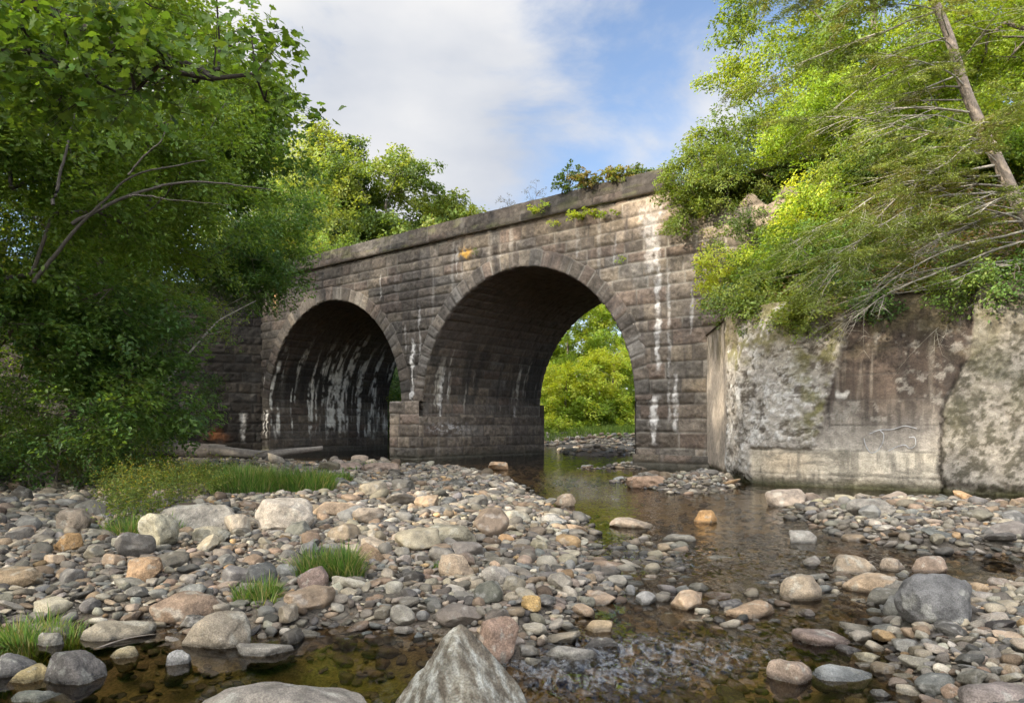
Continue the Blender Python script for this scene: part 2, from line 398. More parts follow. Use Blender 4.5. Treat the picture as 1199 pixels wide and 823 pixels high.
wall_strip(a, xy(sB, .55), xy(sA, .55), 10.0, 10.76, .2, 64, mul=.9)
wall_strip(a, xy(sA, .55), xy(sA, -.08), 10.24, 10.76, .05, 65, mul=.9)
V, F, C = a.get(); child('parapet', V, F, C, M_STONE, bridge)
a = Acc()
wall_strip(a, xy(sB, BWID + .15), xy(sA, BWID + .15), 9.99, 10.76, .12, 66, mul=.9)
top_strip(a, xy(sB, BWID + .15), xy(sA, BWID + .15), xy(sA, BWID - .4), xy(sB, BWID - .4), 10.76, .2, 10, 1.0, .03)
V, F, C = a.get(); child('parapet', V, F, C, M_STONE, bridge)['label'] = 'rear parapet, out of sight behind the front one'
a = Acc(); top_strip(a, xy(30, .3), xy(-12, .3), xy(-12, BWID - .3), xy(30, BWID - .3), 10.1, .5, 12, 1.0, .06)
V, F, C = a.get(); child('deck', V, F, C, M_GROUND, bridge)
# left wing wall
wing = empty('wing_wall', (-18, 42, 0), 'stone wing wall darkened by stains and painted shade left of the left arch behind the fallen log', 'wall')
a = Acc()
def soot_and_shade(S, Z, C):
    C = C * (.19 + .08 * n2(S, Z, .5, 2, 4))[..., None]  # near-black tone is soot together with tree shade painted in
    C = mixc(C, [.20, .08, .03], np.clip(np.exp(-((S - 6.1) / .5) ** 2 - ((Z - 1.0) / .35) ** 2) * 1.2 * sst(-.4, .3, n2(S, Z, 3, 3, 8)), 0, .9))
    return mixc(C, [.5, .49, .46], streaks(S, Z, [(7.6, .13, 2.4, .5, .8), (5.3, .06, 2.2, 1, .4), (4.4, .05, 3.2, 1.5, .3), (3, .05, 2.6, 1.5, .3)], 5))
Lw = np.array(xy(24.6, .0)); Lm = np.array([-22.6, 40.6]); Ll = np.array([-36, 36.0])
wall_strip(a, Lm, Lw, -.4, 9.6, .06, 71, mul=1, fn=soot_and_shade, relief=.06)
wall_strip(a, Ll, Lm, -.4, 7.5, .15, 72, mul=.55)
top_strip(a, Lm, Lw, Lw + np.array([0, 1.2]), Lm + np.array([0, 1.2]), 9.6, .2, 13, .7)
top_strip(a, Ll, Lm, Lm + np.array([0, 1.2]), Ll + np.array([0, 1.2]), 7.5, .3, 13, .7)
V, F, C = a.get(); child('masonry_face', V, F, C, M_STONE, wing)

# ------------------------------------------------------------------ concrete retaining wall
WPTS = np.array([[6.80, 26.0], [6.25, 21.5], [6.36, 20.4], [6.80, 19.5], [11.3, 16.26], [17.5, 11.8], [30, 3.0]])
_seg = np.linalg.norm(np.diff(WPTS, axis=0), axis=1); WCUM = np.concatenate([[0], np.cumsum(_seg)])
def wall_xy(S):
    x = np.interp(S, WCUM, WPTS[:, 0]); y = np.interp(S, WCUM, WPTS[:, 1])
    e = .12; dx = np.interp(S + e, WCUM, WPTS[:, 0]) - np.interp(S - e, WCUM, WPTS[:, 0]); dy = np.interp(S + e, WCUM, WPTS[:, 1]) - np.interp(S - e, WCUM, WPTS[:, 1])
    l = np.hypot(dx, dy) + 1e-9
    return x, y, dy / l, -dx / l     # outward normal (towards the river)
def px_of(S):
    x, y, _, _ = wall_xy(S); return 599.5 + FPX * x / y
ss = np.linspace(0, WCUM[-2], 2000); pxs = px_of(ss)
i0 = np.argmax(ss > WCUM[2]); 
def s_at(px): return float(np.interp(px, pxs[i0:], ss[i0:]))
S_E, S_R0, S_R1, S_CR = s_at(886), s_at(952), s_at(990), s_at(1102)
WTOP = 4.7
def wall_mesh(sa, sb, za, zb, res):
    s = np.linspace(sa, sb, max(2, int((sb - sa) / res) + 1)); z = np.linspace(za, zb, int((zb - za) / res) + 1)
    S, Z = np.meshgrid(s, z, indexing='ij')
    n1 = n2(S, Z, 1.2, 4, 201); nf = n2(S, Z, 6.5, 5, 202, .72); nr = n2(S + .3 * n2(S, Z, 2, 2, 8), Z * 1.5, 3.0, 6, 203, .78)
    x, y, nx, ny = wall_xy(S)
    endp = 1 - sst(WCUM[1] - .25, WCUM[1] - .15, S + .35 * n1 * (Z > 2) )          # smooth end panel
    # slanted left edge of the recess
    edge = np.interp(Z, [0, .95, 3.6, 6], [S_E - .1, S_R0, S_R1, S_R1 + .1]) + .14 * n1 + .16 * nf
    low = 1 - sst(.90, 1.0, Z + .05 * n1)
    er = (1 - sst(-.06, .06, S - edge)) * (1 - endp)
    bandL = sst(-.04, .04, S - (S_E - .15 + .1 * n1)) * low
    er = er * (1 - bandL)
    redge = np.interp(Z, [0, 1.1, 1.9, 3.2, 6], [S_CR, S_CR - .02, S_CR + .05, S_CR + .55, S_CR + .8]) + .09 * n1 + .10 * nf
    rt = sst(-.03, .05, S - redge)
    pan = (1 - er) * (1 - rt) * (1 - endp)
    rel = er * (.10 + .055 * nr + .05 * nf + .12 * n1) + rt * (.13 + .06 * nf + .05 * nr + .05 * n1 + .05 * nr * sst(.5, 1.5, Z)) + pan * (low * .05 + .008 * nf) + endp * (.06 + .012 * nf)
    crack = np.exp(-((S - redge) / .035) ** 2) * (Z < 3.0); rel = rel - .10 * crack
    lines = np.exp(-(((Z + .012 * n1) % .62 - .3) / .018) ** 2); rel = rel - .018 * lines * pan; linec = lines * pan * sst(-.3, .1, n2(S, Z, 1.5, 3, 233))
    scal = np.exp(-((S - (WCUM[1] - .2 + .35 * -n1 * (Z > 2))) / .03) ** 2); rel = rel - .05 * scal
    rel = rel - .16 * (1 - sst(.0, .3, Z + .12 * nf)) * (1 - .5 * pan)
    # colours
    c = np.zeros(S.shape + (3,)) + np.array([.30, .27, .23])
    c = c * (1 + .25 * n1 + .15 * nf)[..., None]
    ce = np.array([.29, .265, .23]) * (1 + .25 * n1)[..., None]
    pt = n2(S, Z, 1.7, 5, 221, .7); ce = mixc(ce, [.50, .485, .46], sst(.0, .25, nf + .8 * pt) * .75); ce = mixc(ce, [.07, .055, .04], sst(.02, .25, -nr - .2 * pt) * .85)
    moss = np.exp(-((S - (S_R1 - .55)) / .6) ** 2) * sst(.8, 1.8, Z) + .8 * sst(3.0, 3.9, Z + .5 * n1) + .55 * sst(.1, .4, n2(S, Z, .9, 3, 207)) * sst(2.2, 3.2, Z)
    ce = mixc(ce, [.13, .12, .045], np.clip(moss * sst(-.2, .25, n2(S, Z, 4, 4, 208)), 0, .85))
    c = c * (1 - er[..., None]) + ce * er[..., None]
    dk = sst(.95, 1.9, Z + .25 * n1 + .15 * sst(S_CR - 1.2, S_CR - .3, S)) * pan
    cp = lerp(np.array([.20, .18, .155]), np.array([.06, .045, .036]), sst(1.2, 2.3, Z + .5 * n1)[..., None])
    cp = mixc(cp, [.075, .07, .072], np.exp(-((S - S_CR + .5) / .7) ** 2 - ((Z - 1.35) / .35) ** 2) * .75)
    sk_ = n2(S * 5, Z * .35, 1, 4, 209, .7); cp = cp * (1 + .35 * nf)[..., None]; cp = mixc(cp, [.24, .215, .18], sst(.08, .3, sk_) * .35); cp = mixc(cp, [.03, .025, .022], sst(.05, .3, -sk_) * .6); cp = mixc(cp, [.40, .38, .34], sst(.16, .26, n2(S, Z, 2.4, 5, 219, .75)) * .3)
    cp = mixc(cp, [.52, .5, .46], sst(.35, .5, n2(S, Z, 3.5, 2, 210)) * np.exp(-((Z - 2.35 - .12 * n1) / .1) ** 2) * .9)
    c = c * (1 - dk[..., None]) + cp * dk[..., None]
    cl = np.array([.42, .375, .30]) * (1 + .18 * n1 + .1 * nf)[..., None]
    cl = mixc(cl, [.48, .37, .24], np.exp(-((S - (S_E + .9)) / .8) ** 2 - ((Z - .6) / .4) ** 2) * .6)
    cl = mixc(cl, [.16, .145, .115], sst(.02, .28, n2(S * .6, Z * 3.5, 1.6, 5, 211, .7)) * .7); cl = mixc(cl, [.12, .11, .09], sst(.05, .25, n2(S * 4, Z * .6, 1.2, 4, 212, .7)) * .5)
    bl_ = low * pan; c = c * (1 - bl_[..., None]) + cl * bl_[..., None]
    cr = np.array([.22, .20, .17]) * (1 + .22 * n1)[..., None]
    cr = mixc(cr, [.045, .04, .025], sst(-.08, .14, nf + .35 * sst(1, 2.5, Z) * n2(S, Z, .8, 2, 214)) * .8); cr = mixc(cr, [.075, .072, .04], .7 * np.clip(sst(-.1, .3, n2(S, Z, 1.2, 3, 213)) * sst(.9, 2.2, Z), 0, .75))
    c = c * (1 - rt[..., None]) + cr * rt[..., None]
    cen = np.array([.31, .265, .215]) * (1 + .3 * n1 + .4 * nf)[..., None]
    c = c * (1 - endp[..., None]) + cen * endp[..., None]
    up = sst(3.0, 3.8, Z + .5 * n1) ; c = mixc(c, [.085, .07, .04], up * .85 * sst(-.3, .3, n2(S, Z, 2, 3, 215)))
    c = mixc(c, [.05, .045, .04], np.clip(linec, 0, 1) * .6); c = mixc(c, [.02, .018, .015], np.clip(crack + scal, 0, 1) * .85)
    base = 1 - sst(.02, .28, Z + .12 * n1); c = mixc(c, [.05, .05, .018], base * .9)
    V = np.stack([x + nx * rel, y + ny * rel, Z], -1)
    return V.reshape(-1, 3), grid_faces(len(s), len(z)), np.clip(c, 0.01, 1).reshape(-1, 3)
cw = empty('retaining_wall', (8, 19, 0), 'tall weathered concrete retaining wall with spalled patches beside the right arch', 'wall')
for sa, sb, rs, lb in ((0, WCUM[1] - .2, .035, 'smooth pinkish end face of the wall'), (WCUM[1] - .2, S_R0, .03, 'spalled pale rubble stretch of the wall'), (S_R0, S_CR, .03, 'dark stained smooth panel above a pale band'),
                   (S_CR, WCUM[4] + 2.0, .035, 'rough mossy block right of the crack'), (WCUM[4] + 2.0, WCUM[-1], .1, None)):
    V, F, C = wall_mesh(sa, sb, -.5, WTOP, rs); o = child('wall_panel', V, F, C, M_CONC, cw)
    if lb: o['label'] = lb
# capping
s = np.linspace(0, WCUM[-1], 180); x, y, nx, ny = wall_xy(s)
b = np.array([.12, -.05, -.3, -.6, -.85]); A_, B_ = np.meshgrid(s, b, indexing='ij')
zc = WTOP + .04 * n2(A_, B_, 2, 3, 5) - .05 * (B_ > .1)
V = np.stack([x[:, None] + nx[:, None] * B_, y[:, None] + ny[:, None] * B_, zc], -1).reshape(-1, 3)
child('wall_top', V, grid_faces(len(s), len(b)), np.tile([.22, .2, .15], (len(V), 1)) * (1 + .4 * n2(A_, B_, 3, 3, 6).ravel()[:, None]), M_CONC, cw)
# scribbled paint lines on the panel (loops that read as no words)
def tube_line(pts, r, sides=5):
    pts = np.asarray(pts, float); n = len(pts)
    t = np.gradient(pts, axis=0); t /= np.linalg.norm(t, axis=1)[:, None] + 1e-9
    up = np.tile([0, 0, 1.0], (n, 1)); up[np.abs(t[:, 2]) > .9] = [1, 0, 0]
    a1 = np.cross(t, up); a1 /= np.linalg.norm(a1, axis=1)[:, None] + 1e-9; a2 = np.cross(t, a1)
    r = np.broadcast_to(r, (n,)); ang = np.arange(sides) / sides * 2 * np.pi
    V = pts[:, None] + r[:, None, None] * (np.cos(ang)[None, :, None] * a1[:, None] + np.sin(ang)[None, :, None] * a2[:, None])
    i = np.arange(n - 1)[:, None] * sides; j = np.arange(sides)[None]; k = (j + 1) % sides
    F = np.stack([i + j, i + k, i + sides + k, i + sides + j], -1).reshape(-1, 4)
    return V.reshape(-1, 3), F
def on_wall(px, py):
    S = s_at(px); x, y, nx, ny = wall_xy(np.array([S])); Y = y[0]
    return [x[0] + nx[0] * .058, y[0] + ny[0] * .058, CAMH + (500 - py) / FPX * Y]
a = Acc()
for ln in ([(1012, 512), (1014, 522), (1020, 531), (1028, 528), (1034, 519), (1036, 508), (1030, 503)], [(1040, 528), (1050, 523), (1060, 520), (1066, 526), (1073, 521), (1072, 511), (1064, 512)],
           [(1018, 508), (1030, 503), (1045, 503), (1060, 498), (1075, 502)]):
    t = np.array(ln, float); u = np.linspace(0, len(t) - 1, 40)
    from_ = np.stack([np.interp(u, range(len(t)), t[:, 0]), np.interp(u, range(len(t)), t[:, 1])], 1)
    ker = np.ones(5) / 5; sm = np.stack([np.convolve(np.pad(from_[:, k], 2, mode='edge'), ker, 'valid') for k in (0, 1)], 1)
    P = [on_wall(*q) for q in sm]; V, F = tube_line(P, .009, 4); a.add(V, F, np.array([.42, .43, .45]))
V, F, C = a.get(); child('paint_scribble', V, F, C, M_CONC, cw)['label'] = 'faint pale loops of spray paint'
# ------------------------------------------------------------------ terrain
def poly_sd(X, Y, pts):
    """signed distance, positive inside"""
    P = np.asarray(pts, float); Q = np.roll(P, -1, axis=0)
    d = np.full(X.shape, 1e9); ins = np.zeros(X.shape, bool)
    for (ax, ay), (bx, by) in zip(P, Q):
        ex, ey = bx - ax, by - ay; t = np.clip(((X - ax) * ex + (Y - ay) * ey) / (ex * ex + ey * ey + 1e-12), 0, 1)
        d = np.minimum(d, np.hypot(X - ax - t * ex, Y - ay - t * ey))
        c = ((ay > Y) != (by > Y)) & (X < (bx - ax) * (Y - ay) / (by - ay + 1e-12) + ax); ins ^= c
    return np.where(ins, d, -d)
gp = lambda L, z=.03: [G(a, b, z) for a, b in L]
LANDA = gp([(-500, 765), (0, 748), (70, 728), (150, 728), (220, 742), (330, 742), (400, 728), (470, 735), (520, 742), (560, 755), (600, 762), (640, 742), (690, 722), (728, 690), (728, 655), (695, 628), (668, 603), (628, 582), (600, 563), (545, 549), (460, 545), (380, 545)]) + [(-9.5, 31.5), (-14, 31.0), (-19, 36), (-40, 33), (-60, -10), (-20, -10)]
LANDB = gp([(690, 549), (745, 541), (835, 549), (862, 562), (852, 574), (790, 577), (715, 562)]) + [(6.8, 24), (6.5, 27), (2.5, 27.5)]
LANDC = gp([(915, 600), (950, 612), (1010, 632), (1090, 645), (1200, 650), (1330, 648), (1400, 615), (1199, 593), (1090, 588), (1000, 586), (935, 590)])
LANDD = gp([(1600, 662), (1240, 672), (1150, 684), (1075, 700), (1000, 732), (1012, 780), (1040, 812), (1080, 850), (1200, 950), (1900, 900)])
LANDE = gp([(915, 668), (970, 650), (1060, 660), (1060, 690), (985, 700), (920, 690)])
LANDF = gp([(812, 690), (870, 690), (925, 712), (890, 735), (835, 722)])
LANDG = gp([(700, 640), (760, 625), (800, 650), (775, 690), (740, 700)])
LANDM = gp([(648, 521), (700, 519), (742, 523), (742, 531), (690, 533), (650, 529)])
FARX = [(-30, 60), (-4, 60), (3, 61), (9, 57), (16, 60), (40, 56), (80, 60), (80, 300), (-80, 300), (-80, 62)]
def right_fill(X, Y):
    # positive behind the retaining wall
    pts = [tuple(p) for p in WPTS] + [(60, 3), (60, 80), (26, 52), tuple(BP(-3.0, 14, 0)[:2]), tuple(BP(-.9, 8.7, 0)[:2]), tuple(BP(-1.6, .6, 0)[:2]), tuple(BP(-3.4, .3, 0)[:2])]
    return poly_sd(X, Y, pts)
def left_fill(X, Y):
    pts = [tuple(BP(24.3, .6, 0)[:2]), (-22.6, 41.4), (-36, 36.8), (-90, 34), (-90, 90), tuple(BP(60, 30, 0)[:2]), tuple(BP(27, 14, 0)[:2]), tuple(BP(24.3, 8.7, 0)[:2])]
    return poly_sd(X, Y, pts)
def land_sd(X, Y):
    return np.max([poly_sd(X, Y, p) for p in (LANDA, LANDB, LANDC, LANDD, LANDM, FARX)], axis=0)
def isles(X, Y):
    return np.max([poly_sd(X, Y, p) for p in (LANDE, LANDF, LANDG, LANDM)], axis=0)
def terrain(X, Y):
    X = np.asarray(X, float); Y = np.asarray(Y, float)
    n = n2(X, Y, .5, 3, 301); nf = n2(X, Y, 2.2, 3, 302)
    sd = land_sd(X, Y) + .25 * n + .1 * nf
    h = np.where(sd > 0, .16 * sst(0, .5, sd) + .12 * sst(.5, 3, sd), -.20 * sst(0, .6, -sd) - .12 * sst(.6, 3, -sd)) - .035
    si = isles(X, Y) + .2 * n + .1 * nf
    h = np.maximum(h, np.where(si > 0, .03 * sst(0, .5, si) - .03, -.13 * sst(0, .5, -si) - .2 * sst(.5, 1.2, -si)) - .02)
    h += .05 * n * sst(-.2, .5, sd) + .02 * nf
    # left bank
    xb = np.interp(Y, [-20, 4, 8, 16, 24, 30, 36, 60], [-6, -6.5, -8.5, -11.0, -14.5, -17.5, -19.5, -20])
    e = xb - X + .8 * n
    h += np.where(e > 0, np.minimum(e * .28 + .25 * sst(0, 1, e), 7) * np.where(Y < 50, 1, 0.6), 0)
    # far bank
    fb = poly_sd(X, Y, FARX); h += np.where(fb > 0, .8 * sst(0, 5, fb) + .10 * np.clip(fb - 6, 0, 60), 0)
    # fills
    rf = right_fill(X, Y); s, w = toB(X, Y)
    front = np.clip(-w, 0, 20)
    hr = 4.45 + np.clip((rf - .5) * .55, 0, 1.2) + np.clip(5.0 - 0.75 * np.minimum(front, 30), 0, 5) * sst(.6, 6.5, rf) * sst(20, 8, X)
    hr = hr + np.clip(X - 12, 0, 20) * .3 * sst(.5, 3, rf)
    hr = np.minimum(hr + .2 * n, 9.9 + .1 * n)
    t = sst(.25, .6, rf); h = h * (1 - t) + hr * t
    lf = left_fill(X, Y); t = sst(.4, 1.0, lf); h = h * (1 - t) + (9.7 - 2.2 * sst(-24, -36, X) + .3 * n) * t
    return h
def axis(lo, hi, a, b, fine, coarse_n, far):
    core = np.arange(a, b + 1e-6, fine)
    l = a - np.geomspace(fine, a - lo, coarse_n)[::1]; r = b + np.geomspace(fine, hi - b, coarse_n)
    return np.concatenate([l[::-1], core, r])
gx = axis(-1500, 1500, -26, 24, .2, 46, 0); gy = axis(-1500, 3000, -4, 66, .2, 46, 0)
X, Y = np.meshgrid(gx, gy, indexing='ij'); H = terrain(X, Y)
far = sst(90, 400, np.hypot(X, Y)); H = H * (1 - far) + far * (4 + 3 * n2(X, Y, .004, 3, 5))
sd = np.maximum(land_sd(X, Y), isles(X, Y))
nn = n2(X, Y, .8, 4, 310); nf = n2(X, Y, 5, 4, 311)
C = np.zeros(X.shape + (3,)) + np.array([.13, .105, .08])
C = C * (1 + .4 * nn + .3 * nf)[..., None]
C = mixc(C, [.09, .08, .065], sst(-.1, .4, sd) * .8)
under = 1 - sst(-.16, -.03, H); C = mixc(C, [.22, .17, .105], under * .85)
C = mixc(C, [.11, .12, .02], under * sst(-.3, .4, nn) * (Y < 6.5) * (X < .2) * .85)  # pool bed tinted yellow green, standing in for reflected trees
bank = sst(.45, .8, H) * (Y < 50); C = mixc(C, [.055, .045, .025], bank * .9)
C = mixc(C, [.05, .07, .02], bank * sst(.0, .4, nf) * .7)
rfill = sst(.3, .8, right_fill(X, Y)) * (H > 3); C = mixc(C, [.14, .105, .07], rfill * sst(-.3, .3, nn) * .9)
fg = sst(.55, .9, H) * (Y >= 50); C = mixc(C, [.10, .15, .03], fg * .9)
nx_, ny_ = len(gx), len(gy)
g = mesh_np('riverbed_ground', np.stack([X, Y, H], -1).reshape(-1, 3), grid_faces(nx_, ny_), C.reshape(-1, 3), M_GROUND)
tag(g, kind='structure')
def ground_z(x, y): return float(terrain(np.array([x]), np.array([y]))[0])

# ------------------------------------------------------------------ water
m, nt, out = newmat('river_water')
gm = nd(nt, 'ShaderNodeNewGeometry'); at = nd(nt, 'ShaderNodeAttribute', attribute_name='rif')
mp = nd(nt, 'ShaderNodeMapping'); mp.inputs['Scale'].default_value = (1.0, .45, 1); nt.links.new(gm.outputs['Position'], mp.inputs[0])
na = nd(nt, 'ShaderNodeTexNoise'); na.inputs['Scale'].default_value = 5.5; na.inputs['Detail'].default_value = 3; nt.links.new(mp.outputs[0], na.inputs['Vector'])
nb = nd(nt, 'ShaderNodeTexNoise'); nb.inputs['Scale'].default_value = 16; nb.inputs['Detail'].default_value = 5; nb.inputs['Distortion'].default_value = 1.2; nt.links.new(mp.outputs[0], nb.inputs['Vector'])
def slope(noise, amp):
    sb = nd(nt, 'ShaderNodeVectorMath', operation='SUBTRACT'); nt.links.new(noise.outputs['Color'], sb.inputs[0]); sb.inputs[1].default_value = (.5, .5, .5)
    sc_ = nd(nt, 'ShaderNodeVectorMath', operation='SCALE'); nt.links.new(sb.outputs[0], sc_.inputs[0])
    if isinstance(amp, float): sc_.inputs['Scale'].default_value = amp
    else: nt.links.new(amp, sc_.inputs['Scale'])
    return sc_
ra = nd(nt, 'ShaderNodeMath', operation='MULTIPLY_ADD'); nt.links.new(at.outputs['Fac'], ra.inputs[0]); ra.inputs[1].default_value = 1.5; ra.inputs[2].default_value = .07
sa_, sb_ = slope(na, .16), slope(nb, ra.outputs[0])
ad1 = nd(nt, 'ShaderNodeVectorMath', operation='ADD'); nt.links.new(sa_.outputs[0], ad1.inputs[0]); nt.links.new(sb_.outputs[0], ad1.inputs[1])
fl_ = nd(nt, 'ShaderNodeVectorMath', operation='MULTIPLY'); nt.links.new(ad1.outputs[0], fl_.inputs[0]); fl_.inputs[1].default_value = (1, 1, 0)
ad2 = nd(nt, 'ShaderNodeVectorMath', operation='ADD'); nt.links.new(fl_.outputs[0], ad2.inputs[0]); nt.links.new(gm.outputs['Normal'], ad2.inputs[1])
nz_ = nd(nt, 'ShaderNodeVectorMath', operation='NORMALIZE'); nt.links.new(ad2.outputs[0], nz_.inputs[0])
fr = nd(nt, 'ShaderNodeFresnel'); fr.inputs['IOR'].default_value = 1.34; nt.links.new(nz_.outputs[0], fr.inputs['Normal'])
tr = nd(nt, 'ShaderNodeBsdfTransparent'); tr.inputs[0].default_value = (.80, .68, .48, 1)
gl = nd(nt, 'ShaderNodeBsdfGlossy'); gl.inputs['Roughness'].default_value = .05; nt.links.new(nz_.outputs[0], gl.inputs['Normal'])
mx = nd(nt, 'ShaderNodeMixShader'); nt.links.new(fr.outputs[0], mx.inputs[0]); nt.links.new(tr.outputs[0], mx.inputs[1]); nt.links.new(gl.outputs[0], mx.inputs[2])
fo = nd(nt, 'ShaderNodeBsdfDiffuse'); fo.inputs[0].default_value = (.62, .66, .72, 1)
nc = nd(nt, 'ShaderNodeTexNoise'); nc.inputs['Scale'].default_value = 13; nc.inputs['Detail'].default_value = 8; nc.inputs['Roughness'].default_value = .72; nc.inputs['Distortion'].default_value = 1.5; nt.links.new(mp.outputs[0], nc.inputs['Vector'])
fm = nd(nt, 'ShaderNodeMath', operation='MULTIPLY_ADD'); nt.links.new(at.outputs['Fac'], fm.inputs[0]); fm.inputs[1].default_value = .20; nt.links.new(nc.outputs['Fac'], fm.inputs[2])
fr2 = nd(nt, 'ShaderNodeMapRange'); fr2.inputs[1].default_value = .67; fr2.inputs[2].default_value = .92; fr2.inputs[3].default_value = 0; fr2.inputs[4].default_value = .3; nt.links.new(fm.outputs[0], fr2.inputs[0])
mx2 = nd(nt, 'ShaderNodeMixShader'); nt.links.new(fr2.outputs[0], mx2.inputs[0]); nt.links.new(mx.outputs[0], mx2.inputs[1]); nt.links.new(fo.outputs[0], mx2.inputs[2])
nt.links.new(mx2.outputs[0], out.inputs[0])
wx = np.arange(-24, 18.01, .12); wy = np.concatenate([np.arange(-12, 2.9, .6), np.arange(3, 14, .06), np.arange(14, 72, .25)])
X, Y = np.meshgrid(wx, wy, indexing='ij')
def blob(px, py, rx, ry):
    x, y = G(px, py); return np.exp(-((X - x) / rx) ** 2 - ((Y - y) / ry) ** 2)
rif = np.clip(blob(690, 790, .55, .55) + .9 * blob(640, 770, .35, .4) + .8 * blob(770, 760, .7, .5) + .6 * blob(830, 770, .6, .4) + .45 * blob(850, 650, 1.6, 1.2) + .6 * blob(760, 655, .6, 1.5) + .8 * blob(690, 575, 1.3, 5) + .6 * blob(660, 560, 1.0, 4), 0, 1)
rif = np.clip(rif + .10 * sst(.1, .5, n2(X, Y, .5, 2, 330)) * (X > 0), 0, 1)
Z = rif * (.03 * n2(X, Y * .7, 5.5, 3, 331) + .018 * n2(X, Y, 13, 2, 332)) * (Y < 14)
wa = mesh_np('river_water', np.stack([X, Y, Z], -1).reshape(-1, 3), grid_faces(len(wx), len(wy)), None, m, extra={'rif': rif.ravel()})
tag(wa, kind='structure')

# ------------------------------------------------------------------ rocks
def ico(n):
    import bmesh
    bm = bmesh.new(); bmesh.ops.create_icosphere(bm, subdivisions=n, radius=1.0)
    V = np.array([v.co[:] for v in bm.verts]); F = np.array([[v.index for v in f.verts] for f in bm.faces]); bm.free()
    return V / np.linalg.norm(V, axis=1)[:, None], F
ICO = {k: ico(k) for k in (2, 3, 4, 5, 6)}
def rock_shape(V, seed, ang, K=13, flat_planes=True):
    r = np.random.RandomState(seed)
    n = r.normal(size=(K, 3)); n /= np.linalg.norm(n, axis=1)[:, None]
    if flat_planes: n = np.concatenate([n, [[0, 0, 1.0], [0, 0, -1]]])
    d = r.uniform(.72, 1.12, len(n))
    p = ang
    q = (np.maximum(V @ n.T, 0) / d) ** p
    rad = q.sum(1) ** (-1.0 / p)
    rad = np.minimum(rad, 1.25)
    rad = rad * (1 + .09 * fbm(V * 2.0 + seed, 4, seed, .6))
    W = V * rad[:, None]; return W / np.abs(W).max(0)
PROTO = {}
for lod in (2, 3, 4, 5):
    PROTO[lod] = [rock_shape(ICO[lod][0], 100 + k, [10, 18, 28, 40, 60, 80][k % 6], K=[13, 9, 11, 8, 10, 9][k % 6]) for k in range(30)]
PAL = np.array([[.27, .25, .22], [.20, .18, .16], [.165, .16, .155], [.34, .30, .245], [.32, .245, .18], [.24, .18, .135], [.41, .38, .335], [.12, .112, .108], [.37, .255, .145], [.21, .212, .212], [.27, .215, .18], [.30, .265, .21]])
PALP = np.array([.20, .17, .12, .11, .07, .09, .05, .08, .015, .07, .05, .09]); PALP = PALP / PALP.sum()
PALN = ['grey', 'dark grey', 'slate grey', 'pale buff', 'tan', 'brown', 'whitish', 'charcoal', 'orange tan', 'blue grey', 'pinkish brown', 'beige']
rng = np.random.RandomState(5)
